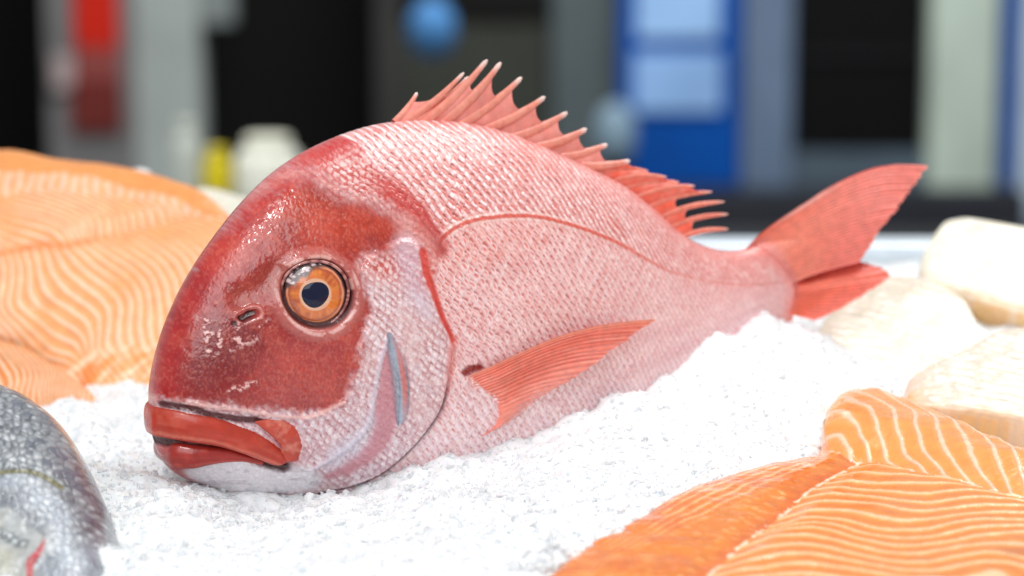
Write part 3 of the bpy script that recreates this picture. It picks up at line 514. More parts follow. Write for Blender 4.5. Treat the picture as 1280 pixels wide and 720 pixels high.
    mixc(col, sst(d + (f2 - .5) * .003, 0.0028, 0.0008), S(140, 30, 26)); disp -= 0.0006 * sst(d, 0.0030, 0)
    disp += (f3 - 0.5) * 0.0010 * (1 - mask) + (f1 - 0.5) * 0.0003
    return np.clip(col, 0, 1), disp

snapper = empty('red_snapper', FO + FD * 0.17 - FZ * 0.03, 'whole red snapper with raised spiny dorsal fin resting on the crushed ice', 'fish')
m_skin = flesh('snapper_skin', rough=0.34, coat=0.5, bump=0.14, bscale=1400, colvar=0.09, cscale=700, spec=0.5, rvar=.2)
NA, NN, NF = int(1050 * SAMPLES), int(640 * SAMPLES), 130
ta = np.linspace(0, 1, NA)
sa = fs.a0 + (fs.a1 + 0.003 - fs.a0) * (0.25 * ta ** 2 + 0.75 * ta - 0.0) if False else fs.a0 + (fs.a1 + 0.003 - fs.a0) * np.where(ta < .06, 0.06 * (ta / .06) ** 2 * .5 + 0 * ta, .03 + (ta - .06) / .94 * .97)
ph = np.concatenate([np.linspace(0, math.pi, NN, endpoint=False), np.linspace(math.pi, 2 * math.pi, NF, endpoint=False)])
A, PH = np.meshgrid(sa, ph, indexing='ij')
top, bot = fs.top(A), fs.bot(A)
B = (top + bot) / 2 + (top - bot) / 2 * np.cos(PH)
Wd = fs.wid(A) * fs.sect(np.cos(PH)) * np.sign(np.sin(PH) + 1e-12)
col, disp = paint_fish(A.ravel(), B.ravel())
disp = disp * np.clip(np.abs(Wd.ravel()) / 0.004, 0, 1)
Wd = Wd.ravel() + disp * np.where(np.sin(PH.ravel()) >= 0, 1, -1)
V = fw(A.ravel(), B.ravel(), Wd)
body = mesh_from('body', V, grid_faces(NA, len(ph), True), m_skin, snapper, col)

# eyes
def dome(r, h, seg=72, rings=30, dip=0.0):
    t = np.linspace(0, 1, rings + 1)[1:]
    A_, T_ = np.meshgrid(t, np.arange(seg) / seg * 2 * math.pi, indexing='ij')
    z = h * np.sqrt(np.clip(1 - A_ ** 2, 0, 1))
    V = np.stack([A_ * r * np.cos(T_), A_ * r * np.sin(T_), z], -1).reshape(-1, 3)
    V = np.vstack([V, [[0, 0, h]]])
    F = grid_faces(rings, seg, True)
    c = len(V) - 1
    j = np.arange(seg)
    F2 = np.stack([np.full(seg, c), j, (j + 1) % seg, (j + 1) % seg], -1)
    return V, F, F2, np.append(A_.ravel(), 0), np.append(T_.ravel(), 0)
m_eye = flesh('eye_iris', rough=0.25, coat=1.0, bump=0.05, colvar=0.05, rvar=0.05)
m_eye.node_tree.nodes['Principled BSDF'].inputs['Coat Roughness'].default_value = 0.02
m_pupil = flesh('eye_pupil', rough=0.08, spec=.25, coat=0.15, bump=0.0, colvar=0.0, rvar=0.02, flat=S(20, 24, 50))
m_pupil.node_tree.nodes['Principled BSDF'].inputs['Coat Roughness'].default_value = 0.02
def tri_fix(F2):
    return F2
def build_eye(side):
    ea, eb = L['eye'][0]; w = float(fs.half(np.array(ea), np.array(eb)))
    nz = FN * side * 0.93 - FD * 0.34 + FZ * 0.05; nz /= np.linalg.norm(nz)
    ux = np.cross(FZ, nz); ux /= np.linalg.norm(ux); uy = np.cross(nz, ux)
    c0 = fw(ea, eb, side * (w - 0.0030))
    V, F, F2, rr, th = dome(0.0134, 0.0045, 96, 40)
    col = np.zeros((len(V), 3)); X = rr * np.cos(th); Y = rr * np.sin(th)
    n1 = fbm(X * 3 + 5, Y * 3, 4, 5); r0 = rr; rr = rr + (fbm(X * 2 + 9, Y * 2, 3, 8) - .5) * .10 * sst(r0, .45, .6) * sst(r0, 1, .9); n2 = vnoise(th * 14, rr * 3, 6)
    col[:] = S(216, 112, 36)
    mixc(col, sst(n1, 0.38, 0.62) * 0.85, S(170, 66, 24))
    mixc(col, sst(n2, 0.5, 0.9) * 0.3, S(240, 160, 70))
    mixc(col, sst(rr, 0.515, 0.48) * .85, S(226, 180, 150))
    mixc(col, sst(rr, 0.70, 0.80) * 0.7, S(160, 66, 26))
    mixc(col, sst(np.abs(rr - 0.86), 0.04, 0.01) * 0.8, S(238, 160, 120))
    mixc(col, sst(rr, 0.885, 0.93), S(48, 34, 40))
    upm = sst(Y * 0.85 - X * 0.45 + (n1 - .5) * .35, 0.50, 0.66)
    mixc(col, upm * 0.92, S(44, 26, 30))
    mixc(col, upm * sst(fbm(X * 11, Y * 11, 2, 15), 0.60, 0.68), S(214, 190, 190))
    P = c0 + V[:, :1] * ux + V[:, 1:2] * uy + V[:, 2:] * nz
    e = mesh_from('eye', P, np.vstack([F, F2]), m_eye, snapper, col)
    V, F, F2, rr, th = dome(0.0060, 0.0014, 64, 16)
    V[:, 2] += 0.0036
    wob = 1 + .05 * np.sin(2 * th + 1.0) + .03 * np.sin(3 * th)
    V[:, 0] *= wob * .96; V[:, 1] *= wob
    P = c0 + V[:, :1] * ux + V[:, 1:2] * uy + V[:, 2:] * nz
    mesh_from('pupil', P, np.vstack([F, F2]), m_pupil, e)
    # raised lid rim around the eye
    t = np.linspace(0, 2 * math.pi, 97)
    R_ = 0.0138 + 0.0003 * np.sin(3 * t)
    P = c0 + (R_ * np.cos(t))[:, None] * ux + (R_ * np.sin(t))[:, None] * uy + nz * 0.0012
    V, F = tube(P, 0.0007, 0.0009, up=nz, seg=10)
    c = np.zeros((len(V), 3)); c[:] = S(120, 52, 50)
    mixc(c, sst(vnoise(np.arange(len(V)) * 0.11, np.zeros(len(V)), 3), .3, .7) * 0.7, S(206, 140, 130))
    mesh_from('eye_rim', V, F, m_eye, e, c)
    return e
build_eye(1); build_eye(-1)

# lips
m_lip = flesh('snapper_lip', rough=0.36, coat=0.3, bump=0.10, bscale=900, colvar=0.08, cscale=250, spec=0.4)
def lip(name, pts, rv, rn, sink, c_main, c_edge, wrap=True, front=0.0):
    P = catmull(pts, 14); n = len(P); t = np.linspace(0, 1, n)
    w = fs.half(P[:, 0], P[:, 1]) + sink
    rvv = np.interp(t, np.linspace(0, 1, len(rv)), rv); rnn = np.interp(t, np.linspace(0, 1, len(rn)), rn)
    if wrap:
        # join the two sides round the snout
        k = 16; u = np.linspace(0, 1, k, endpoint=False)
        fa = P[0, 0] - 0.0012 * np.sqrt(1 - u ** 2) - front; fb = np.full(k, P[0, 1]); fww = max(w[0], 0.004) * np.sin(u * math.pi / 2)
        a = np.concatenate([fa, P[:, 0]]); b = np.concatenate([fb, P[:, 1]]); w = np.concatenate([fww, np.maximum(w, 0.004)])
        rvv = np.concatenate([np.full(k, rvv[0]), rvv]); rnn = np.concatenate([np.full(k, rnn[0]), rnn])
        ker = np.ones(9) / 9
        def sm(x): return np.convolve(np.pad(x, 4, 'edge'), ker, 'valid')
        w = np.concatenate([[0], sm(w)[1:]]); a = sm(a)
        a = np.concatenate([a[::-1], a[1:]]); b = np.concatenate([b[::-1], b[1:]]); w = np.concatenate([-w[::-1], w[1:]])
        rvv = np.concatenate([rvv[::-1], rvv[1:]]); rnn = np.concatenate([rnn[::-1], rnn[1:]])
    else: a, b = P[:, 0], P[:, 1]
    Q = fw(a, b, w)
    # refine
    V, F = tube(Q, rnn, rvv, seg=40)
    ring = np.tile(np.arange(40) / 40 * 2 * math.pi, len(Q)); along = np.repeat(np.arange(len(Q)) / len(Q), 40)
    col = np.zeros((len(V), 3)); col[:] = c_main
    f = fbm(along * 22, ring * 1.2, 4, 12)
    mixc(col, np.clip((f - .5) * .9, 0, .3), c_edge); mixc(col, np.clip((.47 - f) * 1.2, 0, .3), c_main * 0.7)
    up = np.sin(ring)
    mixc(col, sst(np.abs(up + 0.72 + (f - .5) * .3), 0.2, 0.03) * 0.55, c_edge)  # pale rim highlight on the lower edge, put into the colour
    V = V + ((f - .5) * 0.0003)[:, None] * FN
    # caps
    m = len(V); c1, c2 = V[:40].mean(0), V[-40:].mean(0); V = np.vstack([V, c1, c2]); col = np.vstack([col, c_main, c_main])
    j = np.arange(40); j2 = (j + 1) % 40; e = m - 40
    F = np.vstack([F, np.stack([j, j2, np.full(40, m), np.full(40, m)], -1), np.stack([e + j2, e + j, np.full(40, m + 1), np.full(40, m + 1)], -1)])
    return mesh_from(name, V, F, m_lip, snapper, col)
lip('upper_lip', L['upperlip'], [.0062, .0062, .0060, .0058, .0056, .0050, .0040, .0022], [.0014, .0020, .0026, .0030, .0032, .0032, .0028, .0018], -0.0004, S(186, 54, 34), S(226, 124, 100))
lip('lower_lip', L['lowerlip'], [.0056, .0052, .0042, .0030, .0018, .0012], [.0034, .0036, .0032, .0024, .0016, .0010], -0.0014, S(160, 38, 30), S(200, 84, 70))
for side in (1, -1):
    P = catmull(L['maxilla'], 12); n = len(P); t = np.linspace(0, 1, n)
    w = side * (fs.half(P[:, 0], P[:, 1]) + 0.0004)
    rv = np.interp(t, [0, .12, .3, .6, .85, 1], [.0002, .0024, .0046, .0056, .0044, .0006]); rn = np.interp(t, [0, .12, .5, .9, 1], [.0002, .0012, .0026, .0018, .0003])
    V, F = tube(fw(P[:, 0], P[:, 1], w), rv, rn, up=FN * side, seg=28)
    c = np.zeros((len(V), 3)); c[:] = S(190, 66, 48)
    f = fbm(V[:, 0] * 300, V[:, 2] * 300, 3, 4); mixc(c, np.clip((f - .5) * 2, 0, .6), S(236, 160, 140))
    mesh_from('jaw_plate', V, F, m_lip, snapper, c)

# ---- fins
m_fin = flesh('fin_membrane', rough=0.4, coat=0.25, bump=0.2, bscale=700, colvar=0.08, cscale=250, translucent=0.12)
m_spine = flesh('fin_spine', rough=0.35, coat=0.3, bump=0.1, bscale=900, colvar=0.08, cscale=300, translucent=0.1)
D = np.array(L['dorsal']); nd = len(D)
def ray_curve(k, t):
    """point on dorsal ray k at fraction t, in (a, b, w)"""
    a0, b0, a1, b1 = D[k]
    a = a0 + (a1 - a0) * t; b = b0 + (b1 - b0) * t
    ln = math.hypot(a1 - a0, b1 - b0); nx, ny = -(b1 - b0) / ln, (a1 - a0) / ln
    bow = -0.035 * ln if k < 11 else 0.05 * ln
    a = a + nx * bow * np.sin(math.pi * t) ; b = b + ny * bow * np.sin(math.pi * t)
    w = (-1) ** k * 0.0008 * np.sin(math.pi * t * .5) - (0.006 * t if k in (0, 2) else 0)
    return a, b, w
VV, FF, CC = [], [], []
off = 0
for k in range(nd - 1):
    s = np.linspace(0, 1, 14); t = np.linspace(-0.08, 1, 22)
    SS, TT = np.meshgrid(s, t, indexing='ij')
    if k < 10: ta_, tb_, dip = 0.84, 0.62, 0.10
    elif k < 15: ta_, tb_, dip = 0.93, 0.85, 0.05
    else: ta_, tb_, dip = 0.50, 0.38, 0.1
    if k < 4: ta_, tb_, dip = .72, .62, .10
    topf = ta_ * (1 - SS) + tb_ * SS - dip * np.sin(math.pi * np.clip(SS * 1.0, 0, 1)) ** 0.8
    T2 = TT * topf
    a1, b1, w1 = ray_curve(k, T2); a2, b2, w2 = ray_curve(k + 1, T2)
    a = a1 + (a2 - a1) * SS; b = b1 + (b2 - b1) * SS; w = w1 + (w2 - w1) * SS + 0.0010 * np.sin(math.pi * SS)
    VV.append(fw(a, b, w).reshape(-1, 3)); FF.append(grid_faces(14, 22, off=off)); off += 14 * 22
    c = np.zeros((14 * 22, 3)); c[:] = S(234, 142, 130) if k < 10 else S(246, 104, 78)
    f = fbm(a.ravel() * 500, b.ravel() * 300, 3, 5); mixc(c, np.clip((f - .45) * 1.5, 0, .6), S(240, 168, 156)); CC.append(c)
    mixc(c, sst(TT.ravel(), 0.25, -0.05) * 0.6, S(216, 80, 66))
dorsal = mesh_from('dorsal_fin', np.vstack(VV), np.vstack(FF), m_fin, snapper, np.vstack(CC))
for k in range(nd):
    t = np.linspace(-0.06, 1, 26); a, b, w = ray_curve(k, t)
    if k < 11: r = np.interp(t, [-.06, .1, .5, .85, .97, 1], np.array([.0026, .0025, .0021, .0013, .0011, .0005]))
    else: r = np.interp(t, [-.06, .2, .6, .9, 1], [.0013, .0014, .0013, .0008, .0003])
    if k < 3: r = r * 0.75
    V, F = tube(fw(a, b, w), r, r * 0.7, up=FN, seg=10)
    tt = np.repeat(t, 10); c = np.zeros((len(V), 3)); c[:] = S(236, 140, 120) if k < 11 else S(240, 122, 98)
    lit = np.tile(np.arange(10), 26)
    f = vnoise(tt * 30 + k * 9, lit * .6, 3); mixc(c, f * .3, S(246, 196, 178))
    mixc(c, sst(tt, .82, .97) * (0.85 if k < 11 else .4), S(246, 226, 218)); mixc(c, sst(tt, .2, 0) * .4, S(226, 120, 108))
    mesh_from('spine' if k < 11 else 'fin_ray', V, F, m_spine, dorsal, c)

def resample(P, n):
    P = catmull(P, 16); d = np.concatenate([[0], np.cumsum(np.linalg.norm(np.diff(P, axis=0), axis=1))])
    q = np.linspace(0, d[-1], n); return np.stack([np.interp(q, d, P[:, i]) for i in range(P.shape[1])], -1)
# tail fin
ns, nt_ = 150, 110
base = resample(L['tail_base'], 400)
def lobe(base_part, tip, lead, lead_at0, rays, wfun, cbase, ctip, seed):
    Bp = resample(base_part, ns); Tp = resample(tip, ns); s = np.linspace(0, 1, ns)[:, None]; t = np.linspace(0, 1, nt_)[None]
    rough = (vnoise(s * rays * 1.7, s * 0, seed) - 0.5) * 0.035 + (vnoise(s * rays * 6, s * 0, seed) - 0.5) * 0.02
    tt = t * (1 + rough * sst(t, .6, 1))
    P = Bp[:, None] + (Tp - Bp)[:, None] * tt[..., None]
    if lead is not None:
        Lp = resample(lead, nt_); k = 0 if lead_at0 else -1
        dlt = Lp - P[k]; wgt = (1 - s) ** 2.2 if lead_at0 else s ** 2.2
        P = P + wgt[..., None] * dlt[None]
    a, b = P[..., 0], P[..., 1]; ray = 0.5 + 0.5 * np.cos(s * rays * 2 * math.pi + 0 * t)
    w = wfun(s, t) + (ray - .5) * 0.0007
    c = np.zeros((ns * nt_, 3)); c[:] = cbase
    mixc(c, (sst(t, .1, .9) + 0 * s).ravel(), ctip)
    f = fbm((s * 40 + 0 * t).ravel(), (t * 5 + 0 * s).ravel(), 3, seed); mixc(c, np.clip((f - .45) * 1.6, 0, .6), S(246, 130, 112)); mixc(c, (ray + 0 * t).ravel() * .12, S(236, 84, 74))
    th = fs.half(a, b) * sst(t, .5, .05) + .0004
    return (fw(a, b, w + th).reshape(-1, 3), fw(a, b, w - th).reshape(-1, 3)), c, s, t
def w_up(s, t): return 0.004 * t * t + 0.003 * np.sin(s * 3) * t
def w_lo(s, t): return 0.010 * t * (1 - s) * 0.3 - 0.006 * np.exp(-((s - .1) / .12) ** 2) * sst(t, 0, .3) + 0.004 * t
tip_up = L['tail_tip'][1:]
V1, c1, s, t = lobe(base[:270], tip_up, L['tail_up'], True, 26, w_up, S(255, 154, 128), S(255, 148, 136), 3)
mixc(c1, (sst(s, .10, .0) * sst(t, .1, .3) * sst(t, .62, .4)).ravel() * .8, S(250, 206, 200))  # white highlight painted along the leading edge
mixc(c1, (sst(t, 0.12, 0.0) + 0 * s).ravel() * .95, S(240, 150, 142))
V2, c2, s, t = lobe(base[270:], L['tail_low'], None, False, 15, w_lo, S(255, 134, 104), S(255, 130, 110), 9)
mixc(c2, (sst(s, .30, .05) + 0 * t).ravel() * .8, S(196, 30, 24))
mixc(c2, (sst(t, 0.10, 0.0) + 0 * s).ravel() * .7, S(240, 140, 130))
F = np.vstack([grid_faces(ns, nt_, off=k * ns * nt_) for k in range(4)])
mesh_from('tail_fin', np.vstack([*V1, *V2]), F, m_fin, snapper, np.vstack([c1, c1, c2, c2]))

# breast fin on each side
m_breast = flesh('breast_fin_membrane', rough=0.4, coat=0.25, bump=0.2, bscale=700, colvar=0.08, cscale=250, translucent=0.12)
_nt = m_breast.node_tree; _o = _nt.nodes['Material Output']; _src = _o.inputs['Surface'].links[0].from_socket
_tp = _nt.nodes.new('ShaderNodeBsdfTransparent'); _mx = _nt.nodes.new('ShaderNodeMixShader')
_at = _nt.nodes.new('ShaderNodeAttribute'); _at.attribute_name = 'Col'
_nt.links.new(_at.outputs['Alpha'], _mx.inputs[0]); _nt.links.new(_tp.outputs[0], _mx.inputs[1]); _nt.links.new(_src, _mx.inputs[2]); _nt.links.new(_mx.outputs[0], _o.inputs['Surface'])
for side in (1, -1):
    n1, n2 = 220, 110
    E = resample(L['pect_edge'], n1); Bs = resample(L['pect_base'], n1)
    s = np.linspace(0, 1, n1)[:, None]; t = np.linspace(-.06, 1, n2)[None]
    ragged = 1 + ((vnoise(s * 40, s * 0, 3) - 0.5) * 0.08 + (vnoise(s * 13, s * 0, 8) - .5) * .08) * sst(t, .5, 1) * sst(s, 0.02, .15)
    P = Bs[:, None] + (E - Bs)[:, None] * (t * ragged)[..., None]
    a = P[..., 0]; b = P[..., 1] + 0.0070 * np.sin(math.pi * np.clip(t, 0, 1)) * (1 - s) ** 1.5
    ph_ = s ** 0.8 * 21 * 2 * math.pi + .8 * np.sin(s * 23); ray = 0.5 + 0.5 * np.cos(ph_ + 0 * t)
    w = fs.half(a, b) + 0.0026 * sst(t, -.05, .12) - .0008 + 0.007 * t * (1 - s) ** 1.2 + (ray - .5) * 0.0006 * sst(s, 1.0, .3) + 0.0008 * np.sin(s * 9 + t * 3)
    w = np.where(s > .8, w - 0.0012 * (s - .8) / .2, w)
    c = np.zeros((n1 * n2, 3)); c[:] = S(246, 134, 112)
    mixc(c, (sst(s, .3, .9) + 0 * t).ravel() * .6, S(238, 146, 130))
    mixc(c, ((1 - ray) * sst(s, .75, .2) + 0 * t).ravel() * .5, S(222, 92, 74))
    mixc(c, (sst(s, .07, 0) + 0 * t).ravel() * .8, S(250, 176, 150))
    mixc(c, (sst(s, .97, 1.0) * sst(t, .3, .8)).ravel() * .8, S(206, 60, 52))
    f = fbm((s * 60 + 0 * t).ravel(), (t * 8 + 0 * s).ravel(), 3, 9); mixc(c, np.clip((f - .45) * 1.6, 0, .6), S(248, 176, 158))
    alpha_edge = (sst(s, .6, 1.) * sst(t, .55, 1)).ravel()
    mixc(c, alpha_edge * .6, S(240, 176, 166))
    al_ = 1 - .60 * (sst(s, .35, .9) * sst(t, .15, .9)).ravel() - .25 * ((1 - ray) * sst(s, .0, .3) * sst(t, .1, .5)).ravel()
    c = np.hstack([c, np.clip(al_, .3, 1)[:, None]])
    mesh_from('pectoral_fin', fw(a, b, side * w).reshape(-1, 3), grid_faces(n1, n2), m_breast, snapper, c)
rebase(snapper)

# ------------------------------------------------------------------ fillets and the other fish: slabs with a painted top
def slab_frame(d):
    t, q = math.radians(d['tilt']), math.radians(d['zrot'])
    u = np.array([math.cos(q), math.sin(q), 0]); v = np.array([-math.sin(q) * math.cos(t), math.cos(q) * math.cos(t), math.sin(t)])
    return np.array(d['o']), u, v, np.cross(u, v)
def cut_edge(pts):
    # straight knife cuts with small rounded corners
    P = np.array(pts, float)
    for k in (0.16, 0.25):
        Q = [P[0]]
        for i in range(len(P) - 1):
            d = P[i + 1] - P[i]; Q += [P[i] + d * k, P[i + 1] - d * k]
        P = np.array(Q + [P[-1]])
    x = np.maximum.accumulate(P[:, 0])
    return lambda q: np.interp(q, x, P[:, 1])
def slab(name, key, T, mat, paint, nu, nv, prof=4.0, extra=None, label=None, cat=None, group=None, parent=None):
    d = L[key]; o, U, Vv, Nn = slab_frame(d)
    far, near = (cut_edge(d['far']), cut_edge(d['near'])) if key[:2] == 'wp' else (fcurve(d['far']), fcurve(d['near']))
    u0, u1 = d['far'][0][0], d['far'][-1][0]
    u = u0 + (u1 - u0) * (0.5 - 0.5 * np.cos(np.linspace(0, math.pi, nu))) if nu < 200 else u0 + (u1 - u0) * np.concatenate([(np.linspace(0, 1, 30, endpoint=False) ** 2) * .03, np.linspace(.03, .97, nu - 60), 1 - (np.linspace(1, 0, 30) ** 2) * .03])
    nb = 30
    x = -np.cos(np.linspace(0, math.pi, nv)); xb = np.cos(np.linspace(0, math.pi, nb + 2))[1:-1]
    s = np.concatenate([x, xb]); isb = np.concatenate([np.zeros(nv), np.ones(nb)])
    Us, Ss = np.meshgrid(u, s, indexing='ij'); Bb = np.broadcast_to(isb, Us.shape)
    f, n_ = far(Us), near(Us); m, h = (f + n_) / 2, np.maximum((f - n_) / 2, 1e-5)
    v = m + h * Ss
    hp = np.clip(1 - np.abs(Ss) ** prof, 0, 1) ** (1 / prof)
    e = np.clip(h / T, 0, 1); hp = hp * np.sqrt(1 - (1 - e) ** 2)
    H = np.where(Bb > 0, -0.25 * hp * T, hp * T) - T
    uu, vv, hh = Us.ravel(), v.ravel(), hp.ravel()
    col, dz = paint(uu, vv, hh, Ss.ravel())
    H = H.ravel() + dz * (1 - Bb.ravel())
    P = uu[:, None] * U + vv[:, None] * Vv + H[:, None] * Nn
    base = o - Nn * T
    ob = mesh_from(name, P + o - base, grid_faces(nu, len(s), True), mat, parent, np.clip(col, 0, 1))
    ob.location = base
    obj_props(ob, label, cat, group)
    return ob
def stripes(fv, w, soft=0.12, ph=0.0):
    x = np.abs(np.mod(fv + 0.5 + ph, 1) - 0.5)
    return sst(x, w + soft, w - soft * .3)
def guide(g):
    g = np.array(g); return rbf(g[:, 1:3], g[:, 0], 1e-4)

m_salmon = flesh('salmon_flesh', rough=0.26, coat=0.45, sss=0.06, sss_rad=(0.003, 0.0018, 0.0008), bump=0.12, bscale=700, colvar=0.08, cscale=180)
def paint_rf(u, v, h, s):
    d = L['rf']; n = u.size
    f1 = fbm(u * 120, v * 120, 4, 1); f2 = fbm(u * 500, v * 700, 3, 2); f3 = fbm(u * 30, v * 30, 3, 3)
    jit = (f1 - .5) * .0016
    s1 = fcurve(d['seam1'])(u + jit); s2p = sorted(d['seam2']); s2 = fcurve(s2p)(u + jit)
    uA = d['seam1'][1][0]; umax = s2p[-1][0]
    A_ = (v > s1) & (u > uA - 0.002); C_ = (~A_) & (v > s2) & (u < umax)
    Am, Cm = A_.astype(float), C_.astype(float); Bm = 1 - Am - Cm
    col = np.zeros((n, 3)); col[:] = S(238, 142, 34)
    mixc(col, f3 * .5, S(232, 126, 20)); mixc(col, Cm * .8, S(226, 124, 18)); mixc(col, Am * .6, S(240, 164, 92)); mixc(col, Bm * .4, S(240, 156, 80))
    gA = guide(d['flap'])(u, v) + (f1 - .5) * .16; gB = guide(d['main'])(u, v) + (f1 - .5) * .10
    # bands
    dark = stripes(gB, .10, .14, .5); mixc(col, Bm * dark * .35, S(222, 106, 36))
    wA = stripes(gA, 0.05 + .07 * f2, .08); wB = stripes(gB, 0.05 + .07 * f2, .11)
    mixc(col, Am * wA * .95, S(242, 220, 196)); mixc(col, Am * stripes(gA, .2, .12) * .35, S(234, 176, 118))
    mixc(col, Bm * wB * .9, S(242, 206, 160))
    gE = guide(d['edge'])(u, v) + (f1 - .5) * .5
    inE = Cm * sst(gE, 6.5, 4.5) * sst(gE, -.5, .5) * sst(f3, .25, .5)
    mixc(col, inE * stripes(gE, .12, .14) * .8, S(250, 196, 132))
    # mottled centre strip
    sp = sst(fbm(u * 260, v * 420, 3, 5), .58, .70) * sst(gE, 4.5, 6.5) * Cm
    mixc(col, sp * .5, S(246, 180, 110)); mixc(col, Cm * sst(fbm(u * 100, v * 160, 3, 8), .5, .3) * .5, S(210, 96, 4))
    ds, _ = polydist(u, v, d['seam2'], .02)
    mixc(col, Cm * sst(ds, .008, .001) * .5, S(214, 88, 20))
    beads = sst(ds + (f2 - .5) * .002, .0012, .0005) * sst(vnoise(u * 260 + v * 90, v * 240, 3), .3, .5)
    mixc(col, beads * .9, S(254, 226, 196))
    ds1, _ = polydist(u, v, d['seam1'], .02)
    beads = sst(ds1 + (f2 - .5) * .003, .0010, .0004) * sst(vnoise(u * 330, v * 330, 5), .45, .6)
    mixc(col, beads * .8, S(254, 226, 200)); mixc(col, Am * 0, S(0, 0, 0))
    rc = math.hypot(.035, .02)
    cu, cv = d['curl'][1]
    mixc(col, sst(np.hypot(u - cu, (v - cv) * 1.6), .016, .004) * .55, S(190, 96, 20))
    dz = -0.0022 * sst(ds, .012, 0) - 0.0010 * sst(ds1, .010, 0) + Am * .0078 * sst(ds1, 0.0, .03) + .0005 * (Bm * wB + Am * wA) + (f2 - .5) * .0003 + (f3 - .5) * .003 + sp * .0002 + beads * .0004
    return col, dz * sst(h, 0.1, .6)
slab('salmon_fillet', 'rf', 0.020, m_salmon, paint_rf, 900, 560, 7.0, label='bright orange salmon fillet with wavy white fat lines in the right foreground', cat='salmon fillet')

m_salmon2 = flesh('pale_salmon_flesh', rough=0.35, coat=0.3, sss=0.25, sss_rad=(0.004, 0.0018, 0.0008), bump=0.2, bscale=600, colvar=0.06, cscale=150)
def paint_lf(u, v, h, s):
    d = L['lf']; n = u.size
    f1 = fbm(u * 110, v * 110, 4, 1); f2 = fbm(u * 450, v * 500, 3, 2); f3 = fbm(u * 28, v * 28, 3, 3)
    sp = fcurve(d['spine'])(u) + (f1 - .5) * .003; tb = fcurve(d['topband'])(u) + (f1 - .5) * .006; rw = fcurve(d['row'])(u) + (f1 - .5) * .004
    U_ = ((v > sp) & (v < rw)).astype(float); Lo = (v <= sp).astype(float); R_ = ((v >= rw) & (v < tb)).astype(float)
    col = np.zeros((n, 3)); col[:] = S(238, 166, 106)
    mixc(col, f3 * .4, S(240, 184, 138)); mixc(col, (v >= tb) * .8, S(234, 150, 78))
    white = S(240, 220, 198)
    gU = guide(d['up'])(u, v) * 1.25 + (f1 - .5) * .16; gL = guide(d['low'])(u, v) * 1.3 + (f1 - .5) * .16
    mixc(col, U_ * stripes(gU, .07, .13) * .95 * sst(f3, .1, .5), white); mixc(col, Lo * stripes(gL, .06, .12) * .95 * sst(f3, .1, .5), white)
    mixc(col, Lo * stripes(gL, .12, .15, .5) * .3, S(244, 160, 100)); mixc(col, U_ * stripes(gU, .12, .15, .5) * .35, S(242, 158, 96))
    g3 = u * 165 + (f1 - .5) * .8
    mixc(col, R_ * stripes(g3, .2, .2) * .7, S(232, 206, 184))
    ds = np.abs(v - sp); mixc(col, sst(ds, .0045, .0012) * .75 * sst(f3, .2, .5), S(242, 140, 74))
    mixc(col, Lo * sst(v, np.interp(u, [-.1, .1], [d['spine'][2][1] - .03, d['spine'][2][1] - .045]), -.05) * .0, S(0, 0, 0)); ms = inside(u, v, d['messy'], .006, (f1 - .5) * .01)
    mixc(col, ms * .75, S(246, 168, 106)); mixc(col, ms * sst(fbm((u + v) * 60, (u - v) * 300, 3, 7), .5, .62) * .8, S(252, 218, 188)); mixc(col, ms * sst(f1, .52, .68) * .6, S(240, 146, 60))
    mixc(col, inside(u, v, d['brown'], .003, (f1 - .5) * .006) * .9, S(232, 128, 34))
    dz = -.0025 * sst(ds, .012, 0) + .0005 * (U_ * stripes(gU, .2, .2) + Lo * stripes(gL, .2, .2)) + (f3 - .5) * .006 + (f2 - .5) * .0006
    return col, dz * sst(h, .1, .6)
slab('salmon_fillet', 'lf', 0.012, m_salmon2, paint_lf, 560, 520, 6.0, label='large pale salmon fillet propped up on the ice behind the snapper head', cat='salmon fillet')
def paint_lf2(u, v, h, s):
    n = u.size; f1 = fbm(u * 110, v * 110, 4, 11); f3 = fbm(u * 28, v * 28, 3, 13)
    col = np.zeros((n, 3)); col[:] = S(228, 144, 76); mixc(col, f3 * .6, S(220, 120, 40))
    g = guide(L['lf2']['st'])(u, v) + (f1 - .5) * .35
    mixc(col, stripes(g * 1.4, .16, .14) * .85, S(234, 204, 174)); mixc(col, sst(s, .55, .9) * .6, S(240, 140, 50))
    return col, (f3 - .5) * .003 + .0004 * stripes(g * 1.4, .2, .2)
slab('salmon_fillet', 'lf2', 0.012, m_salmon2, paint_lf2, 300, 200, 2.6, label='small orange salmon piece peeking out below the large pale fillet', cat='salmon fillet')

